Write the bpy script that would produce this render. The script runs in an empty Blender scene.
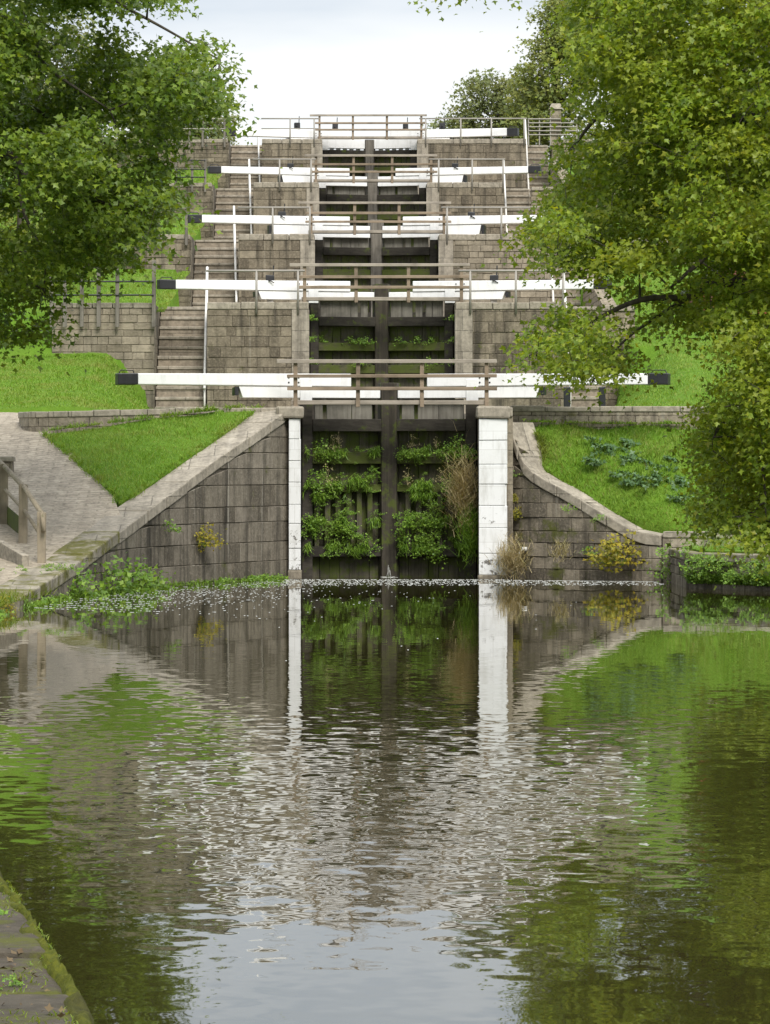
import bpy, math, random
import numpy as np
from mathutils import Vector, Matrix, noise as mnoise
random.seed(7); rng = np.random.default_rng(11)
scene = bpy.context.scene
COL = scene.collection
F, CX, CY, CH = 3726.0, 347.0, 464.0, 2.8      # focal length in pixels, vanishing point, eye height above the water

def P(px, py, Y):
    return (((px - CX) * Y / F), Y, CH - (py - CY) * Y / F)

# ------------------------------------------------------------------ tagging
def tag(o, label=None, cat=None, group=None, kind=None):
    if label: o['label'] = label
    if cat: o['category'] = cat
    if group: o['group'] = group
    if kind: o['kind'] = kind
    return o
def thing(name, label, cat, loc=(0, 0, 0), group=None, rz=0.0):
    o = bpy.data.objects.new(name, None); COL.objects.link(o)
    o.location = loc; o.rotation_euler = (0, 0, rz); o.empty_display_size = .2
    return tag(o, label, cat, group)
def kids(o): return [c for c in bpy.data.objects if c.parent == o]
def copy_tree(o, parent=None):
    c = o.copy(); COL.objects.link(c)
    if parent: c.parent = parent
    for ch in kids(o): copy_tree(ch, c)
    return c

# ------------------------------------------------------------------ mesh builder
class MB:
    def __init__(s): s.v = []; s.f = []; s.m = []; s.mi = 0
    def add(s, vs, fs):
        b = len(s.v); s.v += [tuple(v) for v in vs]
        for f in fs: s.f.append(tuple(i + b for i in f)); s.m.append(s.mi)
    def box(s, x0, x1, y0, y1, z0, z1, j=0.0, rot=None, piv=None):
        vs = [Vector((x, y, z)) for z in (z0, z1) for y in (y0, y1) for x in (x0, x1)]
        if j: vs = [v + Vector((random.uniform(-j, j), random.uniform(-j, j), random.uniform(-j, j))) for v in vs]
        if rot is not None:
            p = Vector(piv) if piv is not None else Vector(((x0 + x1) / 2, (y0 + y1) / 2, (z0 + z1) / 2))
            R = Matrix.Rotation(rot, 3, 'Z'); vs = [R @ (v - p) + p for v in vs]
        s.add(vs, [(0, 2, 3, 1), (4, 5, 7, 6), (0, 1, 5, 4), (1, 3, 7, 5), (3, 2, 6, 7), (2, 0, 4, 6)])
    def hexa(s, bot, top):
        n = len(bot); s.add(list(bot) + list(top), [tuple(range(n))[::-1], tuple(range(n, 2 * n))] + [(i, (i + 1) % n, n + (i + 1) % n, n + i) for i in range(n)])
    def prism(s, poly, z0, z1): s.hexa([(x, y, z0) for x, y in poly], [(x, y, z1) for x, y in poly])
    def tube(s, pts, r, n=8, r1=None, cap=True):
        pts = [Vector(p) for p in pts]; m = len(pts); vs = []
        for i, p in enumerate(pts):
            t = (pts[min(i + 1, m - 1)] - pts[max(i - 1, 0)]).normalized()
            a = t.cross(Vector((0, 0, 1)) if abs(t.z) < .9 else Vector((1, 0, 0))).normalized(); b = t.cross(a)
            rr = r if r1 is None else r + (r1 - r) * i / max(1, m - 1)
            for k in range(n):
                th = 2 * math.pi * k / n; vs.append(p + a * rr * math.cos(th) + b * rr * math.sin(th))
        fs = [(i * n + k, i * n + (k + 1) % n, (i + 1) * n + (k + 1) % n, (i + 1) * n + k) for i in range(m - 1) for k in range(n)]
        if cap: fs += [tuple(range(n))[::-1], tuple(range((m - 1) * n, m * n))]
        s.add(vs, fs)
    def grid(s, rows):
        nr, nc = len(rows), len(rows[0])
        s.add([p for r in rows for p in r], [(i * nc + j, i * nc + j + 1, (i + 1) * nc + j + 1, (i + 1) * nc + j) for i in range(nr - 1) for j in range(nc - 1)])
    def build(s, name, mat, parent=None, bevel=0.0, smooth=False):
        return mesh_obj(name, np.array(s.v, dtype=np.float32), s.f, mat, parent, bevel, smooth, s.m)

def mesh_obj(name, v, faces, mat, parent=None, bevel=0.0, smooth=False, mids=None, uv=True):
    me = bpy.data.meshes.new(name)
    if isinstance(faces, np.ndarray):
        n, k = faces.shape
        me.vertices.add(len(v)); me.vertices.foreach_set('co', np.asarray(v, dtype=np.float32).ravel())
        me.loops.add(n * k); me.loops.foreach_set('vertex_index', faces.astype(np.int32).ravel())
        me.polygons.add(n); me.polygons.foreach_set('loop_start', np.arange(0, n * k, k, dtype=np.int32))
        try: me.polygons.foreach_set('loop_total', np.full(n, k, dtype=np.int32))
        except Exception: pass
        me.update(calc_edges=True)
    else:
        me.from_pydata([tuple(map(float, p)) for p in v], [], faces); me.update()
    for m in (mat if isinstance(mat, (list, tuple)) else [mat]): me.materials.append(m)
    if mids is not None and isinstance(mat, (list, tuple)):
        me.polygons.foreach_set('material_index', np.array(mids, dtype=np.int32))
    if uv:
        ul = me.uv_layers.new(name='UVMap'); d = ul.data
        for p in me.polygons:
            nrm = p.normal
            if abs(nrm.z) > .75:
                for li in p.loop_indices:
                    c = me.vertices[me.loops[li].vertex_index].co; d[li].uv = (c.x, c.y)
            else:
                h = math.hypot(nrm.x, nrm.y); tx, ty = -nrm.y / h, nrm.x / h
                for li in p.loop_indices:
                    c = me.vertices[me.loops[li].vertex_index].co; d[li].uv = (c.x * tx + c.y * ty, c.z)
    if smooth: me.polygons.foreach_set('use_smooth', [True] * len(me.polygons))
    o = bpy.data.objects.new(name, me); COL.objects.link(o)
    if parent: o.parent = parent
    if bevel:
        b = o.modifiers.new('bevel', 'BEVEL'); b.width = bevel; b.segments = 2; b.limit_method = 'ANGLE'; b.angle_limit = .6
    return o

# ------------------------------------------------------------------ materials
class NT:
    def __init__(s, name):
        s.mat = bpy.data.materials.new(name); s.mat.use_nodes = True; s.t = s.mat.node_tree; s.t.nodes.clear()
        s.out = s.n('ShaderNodeOutputMaterial')
    def n(s, typ, inp=None, **kw):
        nd = s.t.nodes.new(typ)
        for k, v in kw.items(): setattr(nd, k, v)
        for k, v in (inp or {}).items(): s.set(nd.inputs[k], v)
        return nd
    def set(s, sock, v):
        if isinstance(v, bpy.types.NodeSocket): s.t.links.new(v, sock)
        elif isinstance(v, (tuple, list)) and sock.type == 'RGBA' and len(v) == 3: sock.default_value = (*v, 1)
        else: sock.default_value = v
    def uv(s): return s.n('ShaderNodeUVMap').outputs[0]
    def pos(s): return s.n('ShaderNodeNewGeometry').outputs['Position']
    def scale(s, vec, sc): return s.n('ShaderNodeVectorMath', {0: vec, 1: sc}, operation='MULTIPLY').outputs[0]
    def noise(s, vec, sc, detail=4, rough=.55, out='Fac', dist=0.0):
        return s.n('ShaderNodeTexNoise', {'Vector': vec, 'Scale': sc, 'Detail': detail, 'Roughness': rough, 'Distortion': dist}).outputs[out]
    def ramp(s, fac, a, b, lo=0.0, hi=1.0): return s.n('ShaderNodeMapRange', {0: fac, 1: a, 2: b, 3: lo, 4: hi}).outputs[0]
    def mix(s, fac, a, b, mode='MIX'):
        nd = s.n('ShaderNodeMix', data_type='RGBA', blend_type=mode); s.set(nd.inputs[0], fac); s.set(nd.inputs[6], a); s.set(nd.inputs[7], b); return nd.outputs[2]
    def math(s, op, a, b=0.0, clamp=False): return s.n('ShaderNodeMath', {0: a, 1: b}, operation=op, use_clamp=clamp).outputs[0]
    def bump(s, h, strength, dist): return s.n('ShaderNodeBump', {'Height': h, 'Strength': strength, 'Distance': dist}).outputs[0]
    def principled(s, col, rough=.85, spec=.3, normal=None, **kw):
        i = {'Base Color': col, 'Roughness': rough, 'Specular IOR Level': spec}
        if normal is not None: i['Normal'] = normal
        i.update(kw)
        return s.n('ShaderNodeBsdfPrincipled', i).outputs[0]
    def done(s, sh): s.t.links.new(sh, s.out.inputs['Surface']); return s.mat

def m_stone(name, c1, c2, mortar, bw, bh, streak=.5, lime=.25, moss=0.0, msize=.012, bump=.5, seed=0.0, rowvar=.5):
    t = NT(name); uv = t.uv(); pos = t.pos()
    uvo = t.n('ShaderNodeVectorMath', {0: uv, 1: (seed, seed * .37, 0)}, operation='ADD').outputs[0]
    wob = t.scale(t.n('ShaderNodeVectorMath', {0: t.noise(uvo, 1.6, 3, out='Color'), 1: (.5, .5, .5)}, operation='SUBTRACT').outputs[0], (.05, .03, 0))
    uvw = t.n('ShaderNodeVectorMath', {0: uvo, 1: wob}, operation='ADD').outputs[0]
    br = t.n('ShaderNodeTexBrick', {'Vector': uvw, 'Color1': c1, 'Color2': c2, 'Mortar': mortar, 'Scale': 1.0, 'Mortar Size': msize, 'Mortar Smooth': .3, 'Bias': 0.0, 'Brick Width': bw, 'Row Height': bh}, offset=.43, offset_frequency=2, squash=rowvar + .5, squash_frequency=3)
    col = br.outputs['Color']
    n1 = t.noise(uvo, 2.2, 6, .65); col = t.mix(t.ramp(n1, .35, .7, 0, .75), col, tuple(c * .42 for c in c1), 'MIX')
    n2 = t.noise(pos, 9.0, 5, .7); col = t.mix(t.ramp(n2, .4, .75, 0, .5), col, tuple(min(1, c * 1.5) for c in c2))
    st = t.noise(t.scale(uvo, (2.6, .16, 1)), 1.0, 5, .65)
    col = t.mix(t.ramp(st, .47, .66, 0, streak), col, (.035, .032, .026))
    li = t.noise(t.scale(uvo, (4.5, .12, 1)), 1.0, 4, .6)
    col = t.mix(t.ramp(li, .6, .74, 0, lime), col, (.5, .48, .43))
    if moss:
        mo = t.noise(pos, 1.3, 6, .68); col = t.mix(t.ramp(mo, .66 - moss * .3, .78 - moss * .3, 0, .9), col, t.mix(t.noise(pos, 14, 3), (.06, .065, .01), (.14, .13, .02)))
    h = t.math('ADD', t.math('MULTIPLY', br.outputs['Fac'], -.9), t.math('ADD', t.math('MULTIPLY', n2, .5), t.math('MULTIPLY', t.noise(pos, 30, 4), .3)))
    return t.done(t.principled(col, .9, .2, t.bump(h, bump, .03)))
def m_wood(name, a, b, axis='X', moss=0.0, rough=.85):
    t = NT(name); pos = t.pos()
    sc = {'X': (.8, 14, 14), 'Z': (14, 14, .8)}[axis]
    g = t.noise(t.scale(pos, sc), 1.0, 6, .65); col = t.mix(t.ramp(g, .3, .7), a, b)
    col = t.mix(t.ramp(t.noise(pos, 2.0, 4), .45, .7, 0, .6), col, tuple(x * .4 for x in a))
    if moss: col = t.mix(t.ramp(t.noise(pos, 3.2, 6, .7), .6 - moss * .2, .7 - moss * .2, 0, .85), col, (.07, .09, .015))
    return t.done(t.principled(col, rough, .25, t.bump(g, .5, .012)))
def m_paint(name, c, dirt=.5, dc=(.2, .19, .16), rough=.5, chip=0.0, uvj=0.0):
    t = NT(name); pos = t.pos()
    d = t.noise(t.scale(pos, (5, 5, 1.2)), 1.0, 6, .7); col = t.mix(t.ramp(d, .5, .8, 0, dirt), c, dc)
    if uvj:
        br = t.n('ShaderNodeTexBrick', {'Vector': t.uv(), 'Color1': (1, 1, 1), 'Color2': (.95, .95, .94), 'Mortar': (.8, .79, .77), 'Scale': 1.0, 'Mortar Size': .01, 'Mortar Smooth': .6, 'Brick Width': 1.9, 'Row Height': uvj})
        col = t.mix(1.0, col, br.outputs['Color'], 'MULTIPLY')
    if chip:
        z = t.n('ShaderNodeSeparateXYZ', {0: pos}).outputs[2]
        lowm = t.ramp(z, 3.4, .2, -.1, .13)
        cn = t.math('ADD', t.noise(pos, 4.5, 7, .72), lowm); col = t.mix(t.ramp(cn, .66, .7, 0, chip), col, (.11, .10, .085))
    return t.done(t.principled(col, rough, .35, t.bump(t.noise(pos, 25, 3), .25, .01)))
def m_plain(name, c, rough=.7, metal=0.0, var=.4):
    t = NT(name); pos = t.pos(); col = t.mix(t.ramp(t.noise(pos, 8, 5), .35, .7, 0, var), c, tuple(x * .5 for x in c))
    return t.done(t.principled(col, rough, .4, None, **{'Metallic': metal}))
def m_leaf(name, cols, yellow=(.2, .17, .02), yamt=.25, trans=.35, rough=.45):
    t = NT(name); r = t.n('ShaderNodeNewGeometry').outputs['Random Per Island']; pos = t.pos()
    rp = t.n('ShaderNodeValToRGB', {0: r}); e = rp.color_ramp.elements
    e[0].color = (*cols[0], 1); e[1].color = (*cols[-1], 1)
    for i, c in enumerate(cols[1:-1]): e.new((i + 1) / (len(cols) - 1)).color = (*c, 1)
    big = t.ramp(t.noise(pos, .8, 3), .45, .68, 0, yamt)
    odd = t.ramp(t.noise(t.n('ShaderNodeCombineXYZ', {0: t.math('MULTIPLY', r, 977.0)}).outputs[0], 1.0, 0), .62, .66, 0, min(1, yamt * 1.6))
    col = t.mix(t.math('MAXIMUM', big, odd), rp.outputs[0], yellow)
    p = t.principled(col, rough, .35); tr = t.n('ShaderNodeBsdfTranslucent', {'Color': t.mix(1.0, col, (1.5, 1.35, .6), 'MULTIPLY')}).outputs[0]
    return t.done(t.n('ShaderNodeMixShader', {0: trans, 1: p, 2: tr}).outputs[0])
def m_ground(name, a, b, c, sc=3.0):
    t = NT(name); pos = t.pos(); col = t.mix(t.ramp(t.noise(pos, sc, 6, .65), .35, .68), a, b)
    col = t.mix(t.ramp(t.noise(pos, .5, 4), .5, .72, 0, .7), col, c)
    return t.done(t.principled(col, .95, .1, t.bump(t.noise(pos, 12, 5, .7), .8, .06)))

def m_block(name, cols, streak=.5, lime=.2, moss=0.0, mcol=(.09, .1, .02)):
    t = NT(name); uv = t.uv(); pos = t.pos(); r = t.n('ShaderNodeNewGeometry').outputs['Random Per Island']
    rp = t.n('ShaderNodeValToRGB', {0: r}); rp.color_ramp.interpolation = 'LINEAR'; e = rp.color_ramp.elements
    e[0].color = (*cols[0], 1); e[1].color = (*cols[-1], 1)
    for i, c in enumerate(cols[1:-1]): e.new((i + 1) / (len(cols) - 1)).color = (*c, 1)
    col = rp.outputs[0]
    n1 = t.noise(pos, 3.0, 7, .7); col = t.mix(t.ramp(n1, .42, .72, 0, .7), col, tuple(x * .45 for x in cols[0]))
    n2 = t.noise(pos, 16.0, 5, .7); col = t.mix(t.ramp(n2, .48, .75, 0, .55), col, tuple(min(1, x * 1.35) for x in cols[-1]))
    st = t.noise(t.scale(uv, (2.4, .14, 1)), 1.0, 5, .66); col = t.mix(t.ramp(st, .48, .66, 0, streak), col, (.03, .027, .021))
    li = t.noise(t.scale(uv, (5.5, .12, 1)), 1.0, 4, .62); col = t.mix(t.ramp(li, .6, .72, 0, lime), col, (.46, .43, .36))
    if moss: mo = t.noise(pos, 1.5, 6, .7); col = t.mix(t.ramp(mo, .66 - moss * .3, .76 - moss * .3, 0, .85), col, mcol)
    h = t.math('ADD', t.math('MULTIPLY', n1, 1.0), t.math('MULTIPLY', n2, .45))
    return t.done(t.principled(col, .92, .18, t.bump(h, .9, .035)))
def blocks(b, at, length, zlo, zhi, ch, bl, proud=.035, rough=.012, seed=0):
    '''courses of separate stones: at(s) -> (x, y, nx, ny) with n the outward normal; zlo number, zhi(s) top of the wall'''
    g_ = random.Random(seed); z = zlo; top = max(zhi(0), zhi(length))
    while z < top - .02:
        h = ch * g_.uniform(.85, 1.2); s_ = -g_.uniform(0, bl)
        while s_ < length:
            w_ = bl * g_.choice((.55, .8, 1.0, 1.25, 1.5)) * g_.uniform(.85, 1.15); a, c = max(0, s_), min(length, s_ + w_); s_ += w_
            if c - a < .08: continue
            a += .004; c -= .004; z0 = z + .004
            ta, tc_ = min(z + h - .008, zhi(a) - .004), min(z + h - .008, zhi(c) - .004)
            if ta - z0 < .03 or tc_ - z0 < .03:
                if max(ta, tc_) - z0 < .05: continue
                ta, tc_ = max(ta, z0 + .012), max(tc_, z0 + .012)
            p = proud + g_.uniform(-rough, rough); q = .009; (xa, ya, na, ma), (xc, yc, nc_, mc) = at(a), at(c); ux, uy = (xc - xa) / (c - a), (yc - ya) / (c - a)
            j = lambda: g_.uniform(-.006, .006)
            back = [(xa, ya, z0), (xc, yc, z0), (xc, yc, tc_), (xa, ya, ta)]
            mid = [(x + n_ * (p - .015), y + m_ * (p - .015), z_) for (x, y, z_), (n_, m_) in zip(back, ((na, ma), (nc_, mc), (nc_, mc), (na, ma)))]
            fr = [(xa + ux * q + na * p + j(), ya + uy * q + ma * p + j(), z0 + q + j()), (xc - ux * q + nc_ * p + j(), yc - uy * q + mc * p + j(), z0 + q + j()), (xc - ux * q + nc_ * p + j(), yc - uy * q + mc * p + j(), max(tc_ - q, z0 + q + .004)), (xa + ux * q + na * p + j(), ya + uy * q + ma * p + j(), max(ta - q, z0 + q + .004))]
            b.add(back + mid + fr, [(0, 1, 5, 4), (1, 2, 6, 5), (2, 3, 7, 6), (3, 0, 4, 7), (4, 5, 9, 8), (5, 6, 10, 9), (6, 7, 11, 10), (7, 4, 8, 11), (8, 9, 10, 11)])
        z += h
M = {}
M['wing'] = m_stone('weathered_ashlar', (.17, .145, .11), (.31, .275, .215), (.07, .06, .045), .95, .43, .95, .75, .12)
M['wing_r'] = m_stone('coursed_wall_stone', (.19, .16, .12), (.34, .295, .225), (.09, .075, .055), .58, .29, .6, .25, .2, .016, .8, seed=3.3)
M['front'] = m_stone('lock_front_ashlar', (.14, .12, .09), (.29, .25, .185), (.1, .088, .066), .8, .42, .75, .3, .02, seed=5.1)
M['rubble'] = m_stone('small_coursed_stone', (.22, .185, .13), (.33, .28, .2), (.1, .085, .06), .42, .19, .35, .1, .02, .02, .9, seed=8.2)
M['coping'] = m_stone('coping_stone', (.26, .23, .18), (.37, .33, .265), (.1, .09, .07), 1.3, .9, .25, .1, .05, .014, .5, seed=1.7)
M['coping_moss'] = m_stone('mossy_coping_stone', (.24, .215, .165), (.31, .28, .22), (.09, .085, .07), 1.3, .9, .3, .05, .68, .014, .7, seed=2.7)
M['edge'] = m_block('dark_edge_stone', [(.045, .037, .027), (.07, .058, .042), (.055, .048, .036), (.09, .076, .056)], .2, .03, .5, (.075, .08, .012))
M['paving'] = m_stone('stone_setts', (.32, .275, .21), (.42, .365, .285), (.28, .24, .18), .5, .17, .12, .1, .1, .022, 1.0, seed=4.4)
M['step'] = m_stone('worn_step_stone', (.22, .185, .14), (.31, .265, .2), (.1, .09, .07), 1.6, .6, .3, .1, .04, .01, .5, seed=6.0)
M['pilaster'] = m_stone('pale_quoin_stone', (.23, .2, .16), (.31, .275, .22), (.12, .11, .09), 1.4, .62, .6, .2, .03, seed=9.0)
M['mortar'] = m_ground('joint_mortar', (.09, .078, .06), (.14, .122, .095), (.07, .07, .045))
M['b_wing'] = m_block('streaked_wing_blocks', [(.10, .086, .064), (.155, .135, .103), (.205, .18, .138), (.135, .117, .09), (.24, .21, .165)], .95, .7, .15)
M['b_rubble'] = m_block('rough_wing_blocks', [(.09, .078, .06), (.19, .163, .122), (.26, .225, .17), (.13, .112, .086), (.3, .262, .2)], .8, .4, .35)
M['b_front'] = m_block('lock_front_blocks', [(.10, .083, .06), (.17, .143, .103), (.22, .187, .135), (.13, .108, .078), (.26, .222, .162)], .85, .25, .08)
M['b_small'] = m_block('small_coursed_blocks', [(.17, .145, .105), (.25, .215, .16), (.32, .275, .205), (.21, .18, .135)], .4, .12, .05)
M['white'] = m_paint('white_paint', (.74, .74, .735), .3)
M['quoin_white'] = m_paint('white_painted_stone', (.69, .695, .69), .7, (.36, .35, .31), .6, .95, .45)
M['black'] = m_paint('black_paint', (.018, .018, .02), .3, (.05, .05, .05), .45)
M['rail'] = m_paint('grey_rail_paint', (.27, .25, .22), .5, (.22, .2, .17), .55)
M['pale_rail'] = m_paint('pale_rail_paint', (.62, .60, .56), .4, (.3, .27, .22), .55)
M['brown'] = m_wood('brown_timber', (.20, .155, .11), (.27, .21, .15))
M['deck'] = m_wood('grey_deck_timber', (.27, .235, .19), (.34, .30, .25))
M['gate_dark'] = m_wood('wet_gate_timber', (.028, .024, .019), (.06, .053, .042), 'X', .15)
M['gate_moss'] = m_wood('mossy_gate_timber', (.05, .048, .028), (.10, .10, .045), 'X', 1.0)
M['gate_grey'] = m_wood('weathered_gate_board', (.13, .12, .10), (.24, .225, .19), 'Z')
M['gate_mid'] = m_wood('dark_gate_board', (.05, .046, .032), (.12, .108, .075), 'Z', .7)
M['gate_wet'] = m_wood('wet_post_timber', (.028, .024, .018), (.07, .06, .045), 'Z', .35)
M['post_grey'] = m_wood('silvered_post_timber', (.10, .09, .075), (.21, .19, .16), 'Z')
M['fence_wood'] = m_wood('weathered_fence_timber', (.2, .165, .115), (.34, .29, .21), 'Z', .05)
M['iron'] = m_plain('dark_iron', (.03, .03, .032), .6, .3)
M['brick'] = m_stone('red_brick', (.22, .065, .045), (.29, .1, .065), (.25, .22, .19), .22, .075, .2, .05, 0, .01, .4)
M['slate'] = m_plain('slate_roof', (.09, .09, .1), .6)
M['red'] = m_paint('red_paint', (.33, .05, .04), .3)
M['grass_soil'] = m_ground('lawn', (.075, .15, .014), (.11, .2, .02), (.11, .165, .024))
M['bed'] = m_ground('bank_soil', (.08, .065, .04), (.05, .06, .02), (.06, .08, .02))
M['blade'] = m_leaf('grass_blade', [(.09, .18, .013), (.13, .25, .018), (.165, .3, .024), (.22, .31, .04)], (.26, .25, .07), .5, .3, .6)
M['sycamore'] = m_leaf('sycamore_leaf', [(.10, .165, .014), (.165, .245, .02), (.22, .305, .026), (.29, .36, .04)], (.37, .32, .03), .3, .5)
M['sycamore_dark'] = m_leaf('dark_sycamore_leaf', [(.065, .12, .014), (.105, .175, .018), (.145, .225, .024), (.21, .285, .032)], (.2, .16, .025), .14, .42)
M['far_leaf'] = m_leaf('distant_leaf', [(.10, .13, .05), (.14, .17, .055), (.18, .21, .07)], (.2, .16, .04), .2, .3, .6)  # greens greyed and lightened: distance haze is put into the leaf colour
M['far_yellow'] = m_leaf('autumn_leaf', [(.12, .16, .045), (.16, .2, .05), (.22, .24, .06)], (.28, .24, .05), .25, .3, .6)  # autumn tint, also lightened in the colour to stand for distance haze
M['shrub'] = m_leaf('yellow_green_leaf', [(.09, .15, .015), (.14, .2, .02), (.19, .24, .025)], (.25, .23, .03), .3, .4)
M['weed'] = m_leaf('weed_leaf', [(.08, .17, .02), (.14, .26, .028), (.22, .35, .04)], (.2, .2, .03), .12, .3)
M['weed_yellow'] = m_leaf('yellow_weed_leaf', [(.15, .17, .015), (.23, .22, .018), (.3, .25, .02)], (.35, .25, .02), .4, .3)
M['dock'] = m_leaf('broad_weed_leaf', [(.05, .11, .04), (.085, .16, .06), (.13, .21, .09)], (.1, .15, .03), .1, .2)
M['dry'] = m_leaf('dry_stem', [(.24, .2, .1), (.36, .3, .16), (.46, .38, .23)], (.2, .24, .06), .3, .25, .8)
M['litter'] = m_leaf('dead_leaf', [(.03, .02, .012), (.09, .06, .03), (.15, .11, .06)], (.2, .17, .05), .2, .1, .8)
M['bark'] = m_wood('bark', (.05, .042, .032), (.10, .085, .065), 'Z')
M['moss'] = m_ground('moss', (.045, .055, .007), (.11, .115, .012), (.035, .03, .018), 9.0)
M['foam'] = m_plain('foam_white', (.5, .51, .48), .6, 0, .2)

# ------------------------------------------------------------------ camera
cam = bpy.data.cameras.new('camera'); co = bpy.data.objects.new('camera', cam); COL.objects.link(co)
cam.sensor_fit = 'HORIZONTAL'; cam.sensor_width = 36; cam.lens = 36 * F / 770
cam.shift_x = (385 - CX) / 770; cam.shift_y = -(512 - CY) / 770
cam.clip_start = .5; cam.clip_end = 3000
co.location = (0, 0, CH); co.rotation_euler = (math.radians(90), 0, 0)
scene.camera = co

# ------------------------------------------------------------------ world and sun
SUN_EL, SUN_AZ = math.radians(50), math.radians(163)     # azimuth measured clockwise from +Y: behind the camera, to its left
w = bpy.data.worlds.new('World'); scene.world = w; w.use_nodes = True
nt = w.node_tree; nt.nodes.clear()
def wn(t, **kw):
    n = nt.nodes.new(t)
    for k, v in kw.items(): setattr(n, k, v)
    return n
sky = wn('ShaderNodeTexSky'); sky.sky_type = 'NISHITA'; sky.sun_disc = False; sky.sun_elevation = SUN_EL; sky.sun_rotation = SUN_AZ; sky.air_density = 1.2; sky.dust_density = 2
tc = wn('ShaderNodeTexCoord')
mp = wn('ShaderNodeVectorMath', operation='MULTIPLY'); mp.inputs[1].default_value = (1, 1, 4.5); nt.links.new(tc.outputs['Generated'], mp.inputs[0])
nz = wn('ShaderNodeTexNoise'); nz.inputs['Scale'].default_value = 6.5; nz.inputs['Detail'].default_value = 5; nz.inputs['Roughness'].default_value = .5; nt.links.new(mp.outputs[0], nz.inputs['Vector'])
sep = wn('ShaderNodeSeparateXYZ'); nt.links.new(tc.outputs['Generated'], sep.inputs[0])
def wmap(sock, a, b_, c, d_):
    n = wn('ShaderNodeMapRange')
    for q, v in enumerate((a, b_, c, d_)): n.inputs[q + 1].default_value = v
    nt.links.new(sock, n.inputs[0]); return n.outputs[0]
def wmath(op, a, b_):
    n = wn('ShaderNodeMath', operation=op)
    for q, v in enumerate((a, b_)):
        if isinstance(v, (int, float)): n.inputs[q].default_value = v
        else: nt.links.new(v, n.inputs[q])
    return n.outputs[0]
band = wmath('MULTIPLY', wmap(sep.outputs[2], .108, .121, 0, .95), wmap(sep.outputs[2], .34, .2, .35, 1))
gfac = wmath('ADD', band, wmap(nz.outputs['Fac'], .34, .66, .62, -.45)); gfac.node.use_clamp = True
cr = wn('ShaderNodeValToRGB'); cr.color_ramp.elements[0].position = 0; cr.color_ramp.elements[0].color = (.92, .935, .95, 1)
cr.color_ramp.elements[1].position = 1; cr.color_ramp.elements[1].color = (.61, .675, .765, 1); nt.links.new(gfac, cr.inputs[0])
sc5 = wn('ShaderNodeVectorMath', operation='SCALE'); sc5.inputs['Scale'].default_value = 4.1; nt.links.new(cr.outputs[0], sc5.inputs[0]); nt.links.new(wmap(sep.outputs[2], .16, .6, 3.3, 5.6), sc5.inputs['Scale'])
mx = wn('ShaderNodeMix', data_type='RGBA'); mx.inputs[0].default_value = .95
nt.links.new(sky.outputs[0], mx.inputs[6]); nt.links.new(sc5.outputs[0], mx.inputs[7])
bg = wn('ShaderNodeBackground'); bg.inputs['Strength'].default_value = .1; nt.links.new(mx.outputs[2], bg.inputs[0])
wo = wn('ShaderNodeOutputWorld'); nt.links.new(bg.outputs[0], wo.inputs[0])
sl = bpy.data.lights.new('sun', 'SUN'); sl.energy = 1.35; sl.angle = math.radians(24); sl.color = (1, .96, .9)
so = bpy.data.objects.new('sun', sl); COL.objects.link(so)
d = Vector((math.sin(SUN_AZ) * math.cos(SUN_EL), math.cos(SUN_AZ) * math.cos(SUN_EL), math.sin(SUN_EL)))
so.rotation_euler = (-d).to_track_quat('-Z', 'Y').to_euler(); so.location = (-20, -20, 60)
vs = scene.view_settings; vs.view_transform = 'Standard'; vs.look = 'None'; vs.exposure = 1.7; vs.gamma = 1; vs.use_curve_mapping = False
scene.cycles.max_bounces = 6; scene.cycles.transparent_max_bounces = 4; scene.cycles.caustics_reflective = False; scene.cycles.caustics_refractive = False
scene.cycles.use_denoising = True

# ------------------------------------------------------------------ levels
YG = [92 + 20 * k for k in range(5)]
ZP = [4.31, 7.73, 10.98, 14.3, 17.8]           # walkway level at each pair of gates
LV = [z - .13 for z in ZP]
XL, XR = -1.14, 3.22                            # chamber sides
AX = 1.04
YF = [y - 1.6 for y in YG]
ORD = ['lowest', 'second lowest', 'middle', 'second highest', 'highest']
XLW = [-3.0, -4.15, -3.8, -3.78, -3.9]            # left end of each front wall
XFR = [4.05, 6.5, 7.1, 6.35, 8.2]                # right end of each front wall

# ------------------------------------------------------------------ wing wall curves
def catmull(pts, n):
    out = []; pts = [np.array(p, float) for p in pts]; e = [2 * pts[0] - pts[1]] + pts + [2 * pts[-1] - pts[-2]]
    for i in range(1, len(e) - 2):
        for k in range(n):
            t = k / n; a, b, c, d_ = e[i - 1], e[i], e[i + 1], e[i + 2]
            out.append(.5 * ((2 * b) + (c - a) * t + (2 * a - 5 * b + 4 * c - d_) * t * t + (3 * b - a - 3 * c + d_) * t ** 3))
    out.append(pts[-1]); return out
WL = catmull([(-1.42, 90.95, 4.18), (-2.95, 87.6, 3.02), (-4.4, 84, 1.86), (-5.1, 80.9, 1.25), (-5.9, 77, .58), (-6.4, 72, .2)], 6)
WR = catmull([(4.02, 91.55, 3.86), (4.2, 91.3, 3.22), (4.45, 91.0, 2.68), (5.47, 90.15, 2.06), (6.85, 89.2, 1.22), (7.5, 88.8, 1.1)], 4)
def inward(curve, i, side):
    a = curve[max(i - 1, 0)]; b = curve[min(i + 1, len(curve) - 1)]; t = b - a; n = np.array([t[1], -t[0]]) * side; return n / np.linalg.norm(n)

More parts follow.
